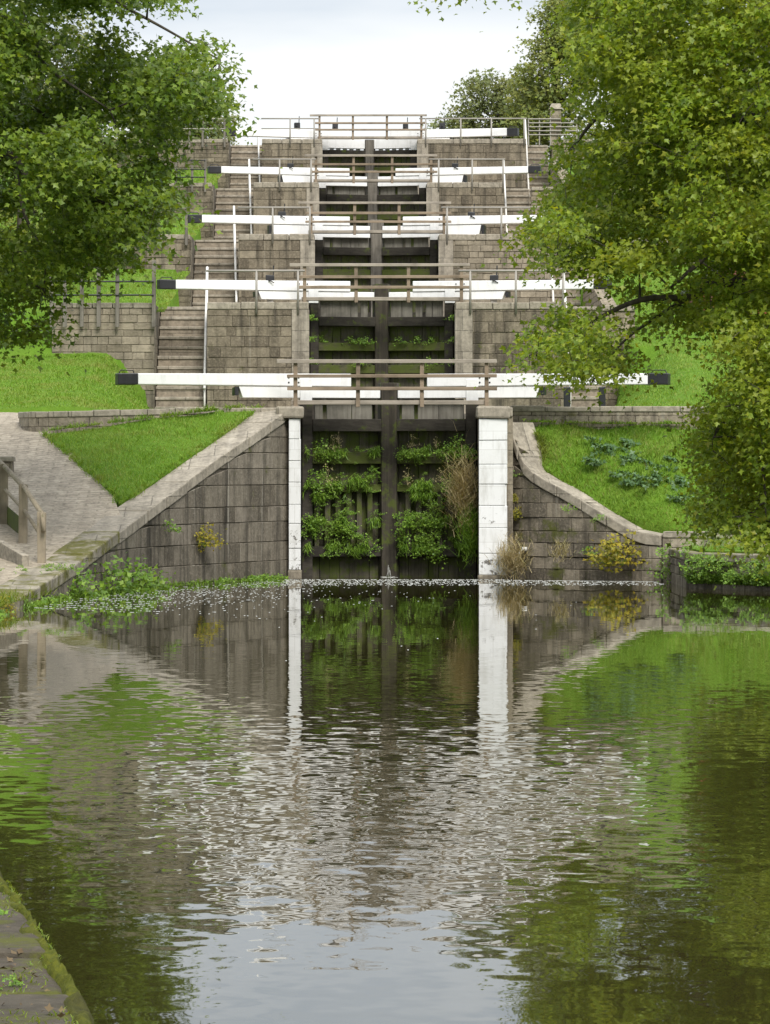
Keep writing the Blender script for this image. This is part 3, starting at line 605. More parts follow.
# ------------------------------------------------------------------ lock gates
ANG = math.radians(14)
UO = [.40, .25, .27, .25, .02]; UT = [.32, .32, .32, .32, .4]; LO = [.12, .0, -.15, -.15, -.42]
def gate(k, s):
    """one leaf: local x runs from the heel post (0) to the mitre post (+), beam runs the other way; s=-1 left leaf, 1 right leaf"""
    hx = XL if s < 0 else XR
    r = thing('lock_gate', '%s timber leaf of the %s lock gates with white balance beam and black tip' % ('left' if s < 0 else 'right', ORD[k]), 'lock gate', (hx, YG[k], ZP[k]), 'lock gates with white balance beams')
    Lf = (AX - XL) / math.cos(ANG) - .01
    def fin(mb, name, mat, parent=r, bevel=.012):
        # map local (u along leaf, v across, z) into the world orientation of this leaf
        ca, sa = math.cos(ANG), math.sin(ANG); m = -1 if s > 0 else 1
        mb.v = [(m * (u * ca - v * sa), u * sa + v * ca, z) for u, v, z in mb.v]
        if m < 0: mb.f = [f[::-1] for f in mb.f]
        return mb.build(name, mat, parent, bevel)
    top = LO[k]; H = 4.5 if k == 0 else 5.2
    # posts
    b = MB(); b.box(0, .26, -.17, .17, -H, top, .005); fin(b, 'heel_post', M['gate_dark'])
    b = MB(); b.box(Lf - .23, Lf, -.2, .17, -H, .5 if k < 4 else .0, .006); fin(b, 'mitre_post', M['post_grey'] if k > 1 else M['gate_wet'])
    # horizontal frames
    hs = [(-.4, -.7), (-1.22, -1.5), (-2.02, -2.2), (-3.55, -3.8)] if k == 0 else [(-.5, -.78), (-1.28, -1.52), (-1.95, -2.2), (-2.8, -3.1), (-3.7, -4.0)]
    for i, (a, c) in enumerate(hs):
        b = MB(); b.box(.262, Lf - .232, -.15 if i else -.2, .12, c, a, .006); fin(b, 'cross_rail', M['gate_dark'] if i in (0, 3) else M['gate_moss'])
    # planking behind the frames
    b = MB(); n = 7
    for i in range(n):
        u0 = .25 + (Lf - .45) * i / n; u1 = .25 + (Lf - .45) * (i + 1) / n - .012
        b.box(u0, u1, .122, .2, -H, hs[0][1] + .05, .008)
    fin(b, 'planking', M['gate_mid'], bevel=0)
    # pale head boards with gaps between the walkway and the first frame
    n = 5
    for i in range(n):
        u0 = .36 + (Lf - .66) * i / n; b = MB(); b.box(u0, u0 + (.19 if k == 4 else random.choice((.2, .3, .33))), .02, .08, hs[0][0] - .02, top + .02 if k else .1, .006)
        fin(b, 'head_board', M['white'] if k == 4 else M['gate_grey'], bevel=0)
    # slats over the lower opening of the lowest gate
    if k == 0:
        for i in range(6):
            u0 = .32 + i * .27; b = MB(); b.box(u0, u0 + .13, -.1, -.02, -3.55, -2.2, .01); fin(b, 'slat', M['gate_mid'], bevel=0)
    # balance beam: lower white timber, upper beam, black tip
    b = MB(); x_out = -1.6
    b.hexa([(x_out + .1, -.16, LO[k]), (Lf - .25, -.16, LO[k]), (Lf - .25, .17, LO[k]), (x_out + .1, .17, LO[k])], [(x_out, -.16, UO[k] - .003), (Lf - .25, -.16, UO[k] - .003), (Lf - .25, .17, UO[k] - .003), (x_out, .17, UO[k] - .003)])
    lo = fin(b, 'lower_timber', M['white'])
    b = MB(); b.box(x_out - .1, x_out - .004, -.15, .16, LO[k] + .06, UO[k] - .02, .01); fin(b, 'timber_end', M['black'], lo)
    bl = -4.62 if s < 0 else -4.78
    b = MB(); t0, t1 = UO[k], UO[k] + UT[k]
    b.hexa([(bl + .5, -.19, t0 + .03), (Lf - 1.0, -.19, t0), (Lf - 1.0, .19, t0), (bl + .5, .19, t0 + .03)], [(bl + .5, -.19, t1 - .02), (Lf - 1.0, -.19, t1), (Lf - 1.0, .19, t1), (bl + .5, .19, t1 - .02)])
    bb = fin(b, 'balance_beam', M['white'], bevel=.02)
    b = MB(); b.box(bl, bl + .497, -.195, .195, t0 + .025, t1 - .015, .006); fin(b, 'beam_tip', M['black'], bb, .02)
    b = MB(); b.tube([(bl + .06, 0, t1 - .02), (bl + .1, 0, t1 + .06), (bl + .4, 0, t1 + .06), (bl + .44, 0, t1 - .02)], .014, 6); fin(b, 'hand_bar', M['iron'], bb, 0)
    for u in (-.35, -.1):
        for v in (t0 + .1, t0 + .22): b = MB(); b.tube([(u, -.205, v), (u, -.185, v)], .022, 6); fin(b, 'bolt', M['iron'], bb, 0)
    b = MB(); b.box(-.06, .24, -.2, -.165, LO[k] - .1, UO[k] + .18); fin(b, 'iron_strap', M['white'], lo, .008)
    return r
for k in range(5):
    for s in (-1, 1): gate(k, s)
    # footbridge across the pair of gates
    y = YG[k] - .72; r = thing('gate_footbridge', 'brown timber walkway with handrail crossing the %s lock gates' % ORD[k], 'footbridge', (AX, y, ZP[k]), 'timber footbridges across the gates')
    b = MB()
    b.box(-2.4, 2.42, -.24, -.03, -.06, .045, .006); b.box(-2.4, 2.42, -.018, .2, -.055, .04, .006); b.build('deck', M['deck'], r, .01)
    for x in (-2.3, -.77, .79, 2.37):
        b = MB(); b.box(x - .05, x + .05, -.31, -.245, -.12, .99, .006); b.build('rail_post', M['brown'], r, .008)
    for z, x0, x1, mt in ((.955, -2.75, 2.62, 'deck'), (.6, -2.5, 2.62, 'brown'), (.29, -2.5, 2.62, 'brown')):
        b = MB(); b.box(x0, x1, -.37, -.312, z, z + .085, .008); b.build('top_rail' if z > .9 else 'mid_rail', M[mt], r, .01)

# paddle gear beside the gates
def gear(x, y, z, label):
    r = thing('paddle_gear', label, 'paddle gear', (x, y, z), 'iron paddle winding gear')
    b = MB(); b.box(-.09, .09, -.09, .09, 0, .55, .01); b.build('gear_post', M['rail'], r, .01)
    b = MB(); b.box(-.13, .13, -.14, .12, .551, .86, .02); b.build('gear_housing', M['iron'], r, .03)
    b = MB(); b.tube([(.06, 0, .3), (.1, 0, 1.15)], .022, 6); b.build('rack_bar', M['iron'], r)
    b = MB(); b.tube([(-.02, -.145, .7), (-.02, -.24, .7)], .035, 8); b.tube([(-.02, -.23, .7), (.12, -.23, .62)], .018, 6); b.build('crank_spindle', M['iron'], r)
for k in range(1, 5):
    gear(-2.3, YG[k] - .3, LV[k], 'black iron paddle gear on the wall left of the %s gates' % ORD[k])
    gear(4.4, YG[k] - .3, LV[k], 'black iron paddle gear on the wall right of the %s gates' % ORD[k])
gear(-.55, YG[4] + .25, LV[4], 'black iron paddle gear standing on the left leaf of the highest gates')
gear(2.7, YG[4] + .25, LV[4], 'black iron paddle gear standing on the right leaf of the highest gates')

# ------------------------------------------------------------------ fences and small works on the left
def post_fence(label, pts, h, mat_p, rails, rail_mat='iron', pw=.07):
    r = thing('post_and_rail_fence', label, 'fence', pts[0]); o0 = Vector(pts[0])
    for p in pts:
        q = Vector(p) - o0; b = MB(); b.box(q.x - pw, q.x + pw, q.y - pw, q.y + pw, q.z - .3, q.z + h * random.uniform(.96, 1.04), .01); b.build('fence_post', M[mat_p], r, .012)
    for z in rails: b = MB(); b.tube([tuple(Vector(p) - o0 + Vector((0, -pw - .01, z))) for p in pts], .028, 6); b.build('fence_rail', M[rail_mat], r)
post_fence('grey posts with dark rails along the terrace wall left of the second steps', [(x, YF[1] - .08, LV[1] - .45) for x in (-8.75, -8.35, -7.85, -7.35, -6.8, -5.72)], 1.65, 'post_grey', (1.05, .65), pw=.055)
post_fence('grey rail fence on the terrace wall left of the fourth steps', [(x, YF[3] - .02, LV[3] - .1) for x in (-6.9, -6.25, -5.72)], 1.05, 'post_grey', (.98, .62, .3), pw=.045)
post_fence('thin grey rail fence on the top left terrace wall', [(x, YF[4] - .02, LV[4] - .1) for x in (-8.2, -7.2, -6.6, -5.6)], 1.1, 'post_grey', (1.0, .55), 'rail', pw=.045)
post_fence('single grey railing beside the middle left steps', [(x, YF[2] - .02, LV[2] - .1) for x in (-7.6, -6.6, -5.62)], 1.1, 'post_grey', (1.0,), 'rail', pw=.045)
post_fence('wire fence beside the highest right steps', [(x, YF[4] - .05, LV[4]) for x in (8.3, 8.8, 9.3, 10.5)], .95, 'rail', (.9, .72, .54, .36, .18), 'rail', pw=.03)
# stone pier at the head of the right steps
r = thing('stone_pier', 'square dark stone gate pier at the top of the right steps', 'pier', (9.55, YF[4] + .2, LV[4]))
b = MB(); b.box(-.24, .24, -.24, .24, -.3, 1.35, .01); b.build('pier_shaft', M['front'], r, .02)
b = MB(); b.hexa([(-.32, -.32, 1.353), (.32, -.32, 1.353), (.32, .32, 1.353), (-.32, .32, 1.353)], [(-.2, -.2, 1.62), (.2, -.2, 1.62), (.2, .2, 1.62), (-.2, .2, 1.62)]); b.build('pier_cap', M['coping'], r, .02)
# timber handrail fence beside the towpath, lower left
r = thing('timber_handrail', 'weathered timber handrail fence descending at the left edge of towpath', 'fence', P(42, 567, 78.2)); o0 = Vector(r.location)
pp = [(P(-16, 510, 84.6), P(-16, 446, 84.6)), (P(4, 530, 82.4), P(4, 466, 82.4)), (P(23, 538, 80.4), P(23, 486, 80.4)), (P(42, 567, 78.2), P(42, 514, 78.2))]
for a, c in pp:
    a, c = Vector(a) - o0, Vector(c) - o0; b = MB(); b.box(a.x - .09, a.x + .09, a.y - .09, a.y + .09, a.z - .4, c.z + .04, .016); b.build('fence_post', M['fence_wood'], r, .015)
b = MB(); tops = [Vector(c) - o0 + Vector((.03, -.1, -.02)) for a, c in pp]; b.tube(tops + [tops[-1] + Vector((.02, -.1, -.35))], .055, 8); b.build('hand_rail', M['fence_wood'], r, smooth=True)
b = MB(); b.tube([v + Vector((0, .05, -.5)) for v in tops], .04, 8); b.build('lower_rail', M['fence_wood'], r, smooth=True)
b = MB(); a, c = tops[1], tops[2]; b.hexa([a + Vector((.02, .1, -1.3)), c + Vector((.02, .1, -1.1)), c + Vector((.02, .16, -1.1)), a + Vector((.02, .16, -1.3))], [a + Vector((.02, .1, -.85)), c + Vector((.02, .1, -.75)), c + Vector((.02, .16, -.75)), a + Vector((.02, .16, -.85))]); b.build('kick_board', M['gate_moss'], r)
r = thing('stone_block', 'square stone block behind the timber handrail at left edge', 'stone block', P(3, 483, 87)); b = MB(); b.box(-.35, .25, -.2, .2, -.3, .5, .015); b.build('block_body', M['wing_r'], r, .02)
b = MB(); b.box(-.4, .28, -.24, .24, .503, .62, .012); b.build('cap_slab', M['coping'], r, .02)
a, c = Vector(P(-10, 541, 79.4)), Vector(P(22, 560, 77.6)); b = MB(); dv = c - a; nn = Vector((-dv.y, dv.x, 0)).normalized() * .16
b.hexa([(0, 0, -.3), dv + Vector((0, 0, -.3)), dv + nn + Vector((0, 0, -.3)), nn + Vector((0, 0, -.3))], [(0, 0, .1), dv + Vector((0, 0, .1)), dv + nn + Vector((0, 0, .1)), nn + Vector((0, 0, .1))])
o = b.build('kerb_stone', M['coping'], bevel=.02); o.location = a; tag(o, 'pale kerb stone edging the landing below the timber handrail', 'kerb')

# brick hut half hidden behind the right tree
r = thing('brick_hut', 'red brick hut behind the right tree foliage', 'hut', (11.2, 118, 6.9))
b = MB(); b.box(0, 4.5, 0, 5, -1.5, 1.6); b.add([(0, 0, 1.6), (4.5, 0, 1.6), (2.25, 0, 3.2), (0, 5, 1.6), (4.5, 5, 1.6), (2.25, 5, 3.2)], [(0, 1, 2), (3, 5, 4)]); b.build('wall', M['brick'], r)
b = MB()
for sgn in (0, 1):
    e = [(-.2, 1.46), (2.25, 3.21)] if sgn == 0 else [(4.7, 1.46), (2.25, 3.21)]
    b.hexa([(e[0][0], -.2, e[0][1]), (e[1][0], -.2, e[1][1]), (e[1][0], 5.2, e[1][1]), (e[0][0], 5.2, e[0][1])][::1 - 2 * sgn], [(e[0][0], -.2, e[0][1] + .1), (e[1][0], -.2, e[1][1] + .1), (e[1][0], 5.2, e[1][1] + .1), (e[0][0], 5.2, e[0][1] + .1)][::1 - 2 * sgn])
b.build('roof', M['slate'], r)
b = MB(); b.tube([(.06, -.1, -1.2), (.06, -.1, 1.5)], .07, 8); b.build('downpipe', M['red'], r, smooth=True)
b = MB(); b.box(1.2, 2.2, -.04, .02, -1.2, .9); b.build('door', M['red'], r, .01)

# ------------------------------------------------------------------ leaves
LEAF_V = np.array([(0, 0, 0), (.52, .42, .06), (.2, .52, .03), (0, 1, -.08), (-.2, .52, .03), (-.52, .42, .06)])
LEAF_F = np.array([(0, 1, 2), (0, 2, 3), (0, 3, 4), (0, 4, 5)])
def norm(a): return a / np.maximum(np.linalg.norm(a, axis=-1, keepdims=True), 1e-9)
def leaves_mesh(pts, size, up, spread, jitter=.35, outd=None):
    """pts Nx3; up: preferred normal (Nx3 or 3); returns verts, faces"""
    n = len(pts); nrm_ = norm(np.broadcast_to(np.asarray(up, float), (n, 3)) + rng.normal(0, spread, (n, 3)))
    tmp = norm(rng.normal(0, 1, (n, 3))) if outd is None else norm(outd + rng.normal(0, .6, (n, 3)))
    yv = norm(tmp - (tmp * nrm_).sum(1, keepdims=True) * nrm_); xv = np.cross(yv, nrm_)
    sz = size * rng.uniform(1 - jitter, 1 + jitter, (n, 1, 1)); asp = rng.uniform(.8, 1.15, (n, 1, 1))
    lv = LEAF_V[None] * np.array([1, 1, rng.uniform(.6, 1.6)])
    v = pts[:, None] + sz * (lv[:, :, 0:1] * asp * xv[:, None] + lv[:, :, 1:2] * yv[:, None] + lv[:, :, 2:3] * nrm_[:, None])
    f = (LEAF_F[None] + 6 * np.arange(n)[:, None, None]).reshape(-1, 3)
    return v.reshape(-1, 3), f
def inpoly(px, py, poly):
    c = np.zeros(len(px), bool); n = len(poly)
    for i in range(n):
        x1, y1 = poly[i]; x2, y2 = poly[(i + 1) % n]
        m = ((y1 > py) != (y2 > py)) & (px < (x2 - x1) * (py - y1) / (y2 - y1 + 1e-12) + x1); c ^= m
    return c
def grow(root, limbs, tips, br0=.03, sag=.12, loc=None, twig=.006):
    """tube limbs (list of (pts,r0,r1)) plus a branch to every tip from the nearest wood"""
    L = Vector(loc); b = MB(); nodes = []
    for pts, r0, r1 in limbs:
        sm = catmull([np.array(p) for p in pts], 5); b.tube([tuple(p - np.array(L)) for p in sm], r0, 9, r1)
        nodes += list(sm)
    n0 = len(nodes); nodes = np.array(nodes); d0 = np.min(np.linalg.norm(tips[:, None] - nodes[None], axis=2), axis=1)
    order = np.argsort(d0); allp = np.zeros((n0 + len(tips), 3)); allp[:n0] = nodes; m = n0
    rad = np.full(len(allp), br0)
    for i in order:
        p = tips[i]; dd = np.linalg.norm(allp[:m] - p, axis=1); j = int(np.argmin(dd)); a = allp[j]; ln = dd[j]
        r0 = min(rad[j] * .8, .012 + .012 * ln); r0 = max(r0, twig)
        mid = (a + p) / 2 + np.array([rng.normal(0, .06) * ln, rng.normal(0, .06) * ln, sag * ln])
        b.tube([tuple(a - np.array(L)), tuple(mid - np.array(L)), tuple(p - np.array(L))], r0, 4, twig, cap=False)
        allp[m] = p; rad[m] = max(twig * 1.2, r0 * .8); m += 1
    return b.build('trunk', M['bark'], root, smooth=True)
def sprays(tips, per, rad, flat, droop, view):
    n = len(tips); k = per
    off = rng.normal(0, 1, (n, k, 3)) * np.array([rad, rad, rad * flat]) * .6
    r2 = (off[..., 0] ** 2 + off[..., 1] ** 2); off[..., 2] -= droop * r2 / rad
    pts = (tips[:, None] + off).reshape(-1, 3); outd = off.reshape(-1, 3) + np.array([0, 0, -.25 * rad]); return pts, outd

def sycamore(name, label, poly, Yc, depth, n, base, limbs, mat, thin, per, size, rad, extra=None, view=(0, -.5, .75), gapt=-.22):
    xs = [p[0] for p in poly]; ys = [p[1] for p in poly]; acc = []
    tot = 0
    while tot < n:
        px = rng.uniform(min(xs), max(xs), 4000); py = rng.uniform(min(ys), max(ys), 4000); ok = inpoly(px, py, poly)
        outf = (px > 790) | (px < -20) | (py < -20); ok &= ~outf | (rng.random(4000) < .45)
        for x0, x1, y0, y1, pr in thin: ok &= ~((px > x0) & (px < x1) & (py > y0) & (py < y1)) | (rng.random(4000) < pr)
        Y = Yc + depth * rng.uniform(-1, 1, 4000)
        pp_ = np.array([P(a, c, e) for a, c, e in zip(px[ok], py[ok], Y[ok])])
        gap = np.array([mnoise.noise((q[0] * .5, q[1] * .3, q[2] * .62)) for q in pp_]); pp_ = pp_[gap > gapt]
        acc.append(pp_); tot += len(pp_)
    tips = np.concatenate(acc)[:n]
    if extra is not None: tips = np.concatenate([tips, extra])
    root = thing(name, label, 'tree', base); grow(root, limbs, tips, .035, .1, base)
    pts, outd = sprays(tips, per, rad, .32, .35, view)
    v, f = leaves_mesh(pts, size, view, .72, .5, outd); v = v - np.array(base)
    mesh_obj('crown', v, f, mat, root, uv=False); return root

RP = [(580, -260), (566, -60), (572, 0), (562, 50), (570, 100), (558, 140), (555, 180), (542, 208), (514, 233), (530, 246), (552, 264), (556, 290), (536, 318), (517, 345), (508, 362), (526, 366), (548, 390), (585, 394), (612, 370), (640, 345), (672, 325), (704, 330), (710, 380), (690, 408), (682, 428), (700, 480), (702, 520), (728, 545), (775, 558), (900, 560), (1000, 400), (1050, 100), (1000, -260)]
RP = [(x + (13 if x < 560 and y > 150 and y < 400 else 8 if x < 720 else 0), y - (8 if y > 380 else 0)) for x, y in RP]
Yr = 64
rl = [([(12.2, 65, .4), (12.0, 65, 4), (11.6, 64.8, 8), (11.2, 64.6, 13)], .42, .14),
      ([(12.0, 65, 3.2), (9.5, 64.5, 5.4), P(735, 282, Yr), P(690, 297, Yr), P(640, 300, Yr - .3), P(585, 325, Yr - .5), P(525, 358, Yr - .6)], .125, .01),
      ([P(690, 297, Yr), P(655, 318, Yr + .2), P(620, 345, Yr), P(590, 385, Yr - .2)], .04, .012),
      ([(11.9, 65, 5), (9.6, 63.5, 7.0), P(745, 225, 63), P(700, 262, 62.6), P(670, 288, 62.4)], .12, .02),
      ([(11.8, 65, 6), (9, 64, 8.5), P(680, 120, 64), P(610, 110, 64), P(570, 150, 64)], .14, .02),
      ([(11.6, 65, 8), (9, 65, 11), P(640, 20, 65), P(590, 10, 65)], .12, .02),
      ([(12.0, 65, 3), (10, 63, 4), P(752, 400, 63), P(722, 425, 62.5), P(712, 440, 62)], .1, .008),
      ([P(752, 400, 63), P(764, 480, 62.5), P(766, 530, 62)], .04, .008)]
tw = np.array([P(a, c, e) for a, c, e in zip(rng.uniform(452, 488, 9), rng.uniform(-34, -16, 9), rng.uniform(62, 64, 9))])
rl.append(([P(640, -60, 64), P(560, -50, 63.5), P(500, -35, 63), P(455, -14, 63)], .05, .008))
sycamore('sycamore_tree', 'large bright green sycamore leaning in over the water from the right', RP, Yr, 4.2, 1900, (12.2, 65, .3), rl, M['sycamore'],
         [(500, 625, 266, 306, .04), (570, 705, 262, 335, .34), (500, 700, 376, 420, .06), (585, 700, 335, 405, .4), (690, 720, 320, 380, .35), (660, 700, 400, 500, .3)], 112, .092, .44, tw, (-.35, -.7, .9), -.16)
LP = [(255, -260), (150, -120), (180, -30), (188, 2), (232, 18), (240, 60), (241, 100), (228, 112), (205, 108), (184, 130), (176, 185), (198, 204), (164, 218), (170, 252), (150, 270), (110, 266), (95, 276), (56, 300), (56, 338), (20, 350), (-40, 345), (-260, 300), (-320, -260)]
LP = [(x - (20 if x > 60 else 5 if x > 0 else 0), y - (10 if y > 190 else 0)) for x, y in LP]
Yl = 78
ll = [([(-10.2, 79, .4), (-10.2, 79, 4), (-10.3, 79, 9), (-10.1, 79, 15)], .45, .15),
      ([(-10.2, 79, 5), (-8.6, 78.5, 6.4), P(0, 155, Yl), P(40, 195, Yl - .3), P(95, 200, Yl - .6), P(150, 225, Yl - .6)], .13, .015),
      ([P(15, 168, Yl), P(25, 215, Yl), P(45, 260, Yl), P(40, 310, Yl)], .05, .012),
      ([(-10.2, 79, 8), (-8.5, 78, 10), P(5, 30, 77.5), P(50, 70, 77), P(110, 110, 77)], .11, .015),
      ([(-10.2, 79, 9), (-8.0, 79, 12), P(60, -20, 78), P(130, 10, 78), P(220, 60, 78)], .1, .015),
      ([(-10.2, 79, 7), (-8.5, 80, 8), P(10, 110, 80), P(70, 130, 80), P(150, 160, 80)], .1, .015)]
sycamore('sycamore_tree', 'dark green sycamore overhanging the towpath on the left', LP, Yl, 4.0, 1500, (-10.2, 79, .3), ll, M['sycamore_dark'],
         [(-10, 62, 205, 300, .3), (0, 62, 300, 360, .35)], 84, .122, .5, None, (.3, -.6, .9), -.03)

# far and middle-distance trees with their own crowns
def crown_tree(name, label, base, h, lobes, mat, n, per, size, rad, group=None):
    """lobes: (x,y,z,rx,ry,rz) ellipsoids relative to base"""
    vol = np.array([l[3] * l[4] * l[5] for l in lobes]); vol = vol / vol.sum(); tips = []
    for l, vf in zip(lobes, vol):
        m = max(6, int(n * vf)); dvec = norm(rng.normal(0, 1, (m, 3))) * (rng.random((m, 1)) ** .4); tips.append(np.array(l[:3]) + dvec * np.array(l[3:]))
    tips = np.concatenate(tips); gap = np.array([mnoise.noise((q[0] * .8, q[1] * .8, q[2] * .8 + base[0])) for q in tips]); tips = tips[gap > -.25]
    root = thing(name, label, 'tree' if h > 2.6 else 'shrub', base, group)
    limbs = [([(0, 0, -.3), (.05, 0, h * .3), (.1, .05, h * .75)], .03 * h + .03, .02 * h)]
    for l in lobes: limbs.append(([(0.03, 0, h * .3), (l[0] * .5, l[1] * .5, l[2] * .7), tuple(np.array(l[:3]) * .95)], .015 * h, .02))
    grow(root, limbs, tips, .03, .08, (0, 0, 0), .008)
    pts, outd = sprays(tips, per, rad, .5, .2, None)
    v, f = leaves_mesh(pts, size, (0, -.45, .8), .6, .35, outd); mesh_obj('crown', v, f, mat, root, uv=False); return root
Z5 = 17.5
crown_tree('broadleaf_tree', 'low dark green tree on the skyline right of the highest gates', (8.0, 196, Z5), 7, [(-.6, 0, 4.0, 1.7, 1.7, 2.0), (-2.2, 0, 2.6, 1.4, 1.4, 1.5), (1.4, .4, 3.6, 2.0, 2, 2.2)], M['far_leaf'], 420, 34, .2, .55)
crown_tree('broadleaf_tree', 'taller yellowing tree on the skyline behind the right sycamore', (10.6, 190, Z5), 10, [(-.4, 0, 5.4, 1.9, 1.8, 2.6), (1.6, 0, 6.8, 2.4, 2, 2.4), (-1.2, 0, 3.2, 1.5, 1.5, 1.6), (.6, 0, 2.2, 2.2, 1.5, 1.8), (.2, 0, 8, 1.5, 1.5, 1.4)], M['far_yellow'], 560, 34, .2, .55)
crown_tree('broadleaf_tree', 'pale green tree on the skyline left of the highest gates', (-7.8, 195, Z5), 6, [(0, 0, 2.7, 2.0, 1.8, 1.7), (-2, 0, 3.2, 2, 1.8, 2.2), (1.3, 0, 1.6, 1.1, 1.2, .9)], M['far_leaf'], 360, 34, .2, .5)
crown_tree('broadleaf_tree', 'tall tree filling the hillside behind the left sycamore', (-12.5, 150, 13.2), 10, [(0, 0, 5, 3.2, 2.5, 4), (2.4, 0, 3.2, 2.2, 2, 2.4), (-3, 0, 4.5, 3, 2.5, 4)], M['far_leaf'], 620, 30, .24, .65)
crown_tree('bushy_tree', 'yellow green bushy tree low on the left hillside', (-10.6, 120, 7.6), 5, [(0, 0, 1.9, 2.0, 1.6, 1.8), (-2, 0, 2.2, 2, 1.6, 2.2), (1.0, -.4, 1.0, 1.1, 1.0, 1.0)], M['shrub'], 420, 32, .15, .42)
crown_tree('broadleaf_tree', 'leafy tree on the hillside behind the right sycamore', (14.5, 140, 11), 9, [(0, 0, 4.5, 3.5, 2.5, 3.6), (-3, 0, 3, 2, 2, 2.2), (2, 0, 7, 3, 2.5, 3)], M['far_leaf'], 560, 30, .24, .65)

# ------------------------------------------------------------------ grass blades
def tri_sample(o, n):
    me = o.data; me.calc_loop_triangles(); nt_ = len(me.loop_triangles); ti = np.zeros(nt_ * 3, np.int32); me.loop_triangles.foreach_get('vertices', ti); ti = ti.reshape(-1, 3)
    co_ = np.zeros(len(me.vertices) * 3, np.float32); me.vertices.foreach_get('co', co_); co_ = co_.reshape(-1, 3); a, b_, c = co_[ti[:, 0]], co_[ti[:, 1]], co_[ti[:, 2]]
    ar = np.linalg.norm(np.cross(b_ - a, c - a), axis=1); k = rng.choice(nt_, n, p=ar / ar.sum()); u, v = rng.random((n, 1)), rng.random((n, 1)); fl = (u + v) > 1; u = np.where(fl, 1 - u, u); v = np.where(fl, 1 - v, v)
    return a[k] + (b_[k] - a[k]) * u + (c[k] - a[k]) * v
def blades(name, label, pts, h, w_, mat, lean=.45, kind='stuff', cat='grass', vary=None):
    n = len(pts); ang = rng.uniform(0, 2 * np.pi, n); side = np.stack([np.cos(ang), np.sin(ang), np.zeros(n)], 1)
    hh = h * rng.uniform(.5, 1.35, (n, 1))
    if vary is not None: hh *= vary[:, None]
    ld = np.concatenate([rng.normal(0, lean, (n, 2)), np.ones((n, 1))], 1); ld = norm(ld)
    a = pts - side * w_; b_ = pts + side * w_; m1 = pts + ld * hh * .55 - side * w_ * .8; m2 = pts + ld * hh * .55 + side * w_ * .8
    ld2 = ld.copy(); ld2[:, :2] *= 1.9; tip = pts + norm(ld2) * hh
    v = np.stack([a, b_, m2, m1, tip], 1).reshape(-1, 3); i = 5 * np.arange(n)[:, None]
    f = np.concatenate([i + np.array([[0, 1, 2]]), i + np.array([[0, 2, 3]]), i + np.array([[3, 2, 4]])], 0)
    o = mesh_obj(name, v, f, mat, uv=False)
    if kind: tag(o, label, cat, kind=kind)
    return o
def clump(pts, sc=.9): return np.array([1 + .7 * mnoise.noise((p[0] * sc * 1.7, p[1] * sc * 1.7, 1.3)) for p in pts])
def hill_pts(x0, x1, y0, y1, n):
    x, y = rng.uniform(x0, x1, n), rng.uniform(y0, y1, n); z = hill(x, y); nb = np.array([mnoise.noise((a * .35, c * .35, 3.1)) for a, c in zip(x, y)]) * .1 - .03
    return np.stack([x, y, z + nb - .01], 1)
p = tri_sample(lawn_tri, 16000); e = rng.random(len(p)) < .35; p[e, :2] += rng.normal(0, .07, (e.sum(), 2)); blades('grass', 'short grass covering the left triangular bank', p, .085, .007, M['blade'], vary=clump(p))
p = tri_sample(lawn_r, 30000); p = p[p[:, 0] < 11.5]; blades('grass', 'longer lush grass on the right bank', p, .15, .008, M['blade'], vary=clump(p))
p = np.concatenate([hill_pts(-10.5, -5.4, 96, 110.4, 30000), hill_pts(-5.8, -3.0, 92.8, 110, 9000), hill_pts(-10, -5.8, 92.4, 96, 1)]); p = p[p[:, 2] > 3.2]
blades('grass', 'mown grass rising beside the left steps', p, .085, .009, M['blade'], vary=clump(p))
p = hill_pts(-10.5, -5.82, 111.6, 130, 17000); q_ = hill_pts(-5.83, -5.82, 111.4, 130.4, 2500); q_[:, 0] += rng.uniform(0, .35, len(q_)); p = np.concatenate([p, q_]); blades('grass', 'grass strip behind the left terrace fence', p, .09, .01, M['blade'], vary=clump(p))
p = hill_pts(-9.5, -5.82, 131.6, 150, 7000); q_ = hill_pts(-5.83, -5.82, 131.4, 150.4, 2000); q_[:, 0] += rng.uniform(0, .35, len(q_)); q2 = hill_pts(-9.5, -5.5, 151.5, 170, 7000); q2[:, 2] = np.maximum(q2[:, 2], hill(q2[:, 0] * 0 - 6, q2[:, 1])); p = np.concatenate([p, q_, q2]); blades('grass', 'grass beside the middle left steps', p, .11, .012, M['blade'], vary=clump(p))
p = np.concatenate([hill_pts(5.1, 14, 93, 110.4, 26000), hill_pts(7.7, 15, 110, 130, 24000)]); p = np.concatenate([p, hill_pts(8.3, 13, 130, 172, 14000)]); blades('grass', 'grass rising beside the right steps', p, .1, .009, M['blade'], vary=clump(p))

def fringe(name, label, line, n, wd, h, mat='blade'):
    L_ = [np.array(p, float) for p in line]; seg = rng.integers(0, len(L_) - 1, n); u = rng.random(n)[:, None]; A_ = np.array(L_)
    pts = A_[seg] * (1 - u) + A_[seg + 1] * u; pts[:, :2] += rng.normal(0, wd, (n, 2)); k = clump(pts, 2.2); blades(name, label, pts[k > .8], h, .009, M[mat], .75, vary=k[k > .8])
ed = [mixp(P(44, 434, 90.2), P(118, 496, 84.6), q) for q in np.linspace(0, 1, 6)] + [(wl_in(i, .77)[0], wl_in(i, .77)[1], wl_in(i, .77)[2] + .01) for i in range(12, -1, -2)]
fringe('grass', 'ragged longer grass along the edges of the triangular bank', ed, 3000, .06, .13)
fringe('grass', 'ragged grass along the inner edge of the right wing coping', [wr_in(i, .74, .0) for i in range(2, 20, 2)], 2200, .07, .2)
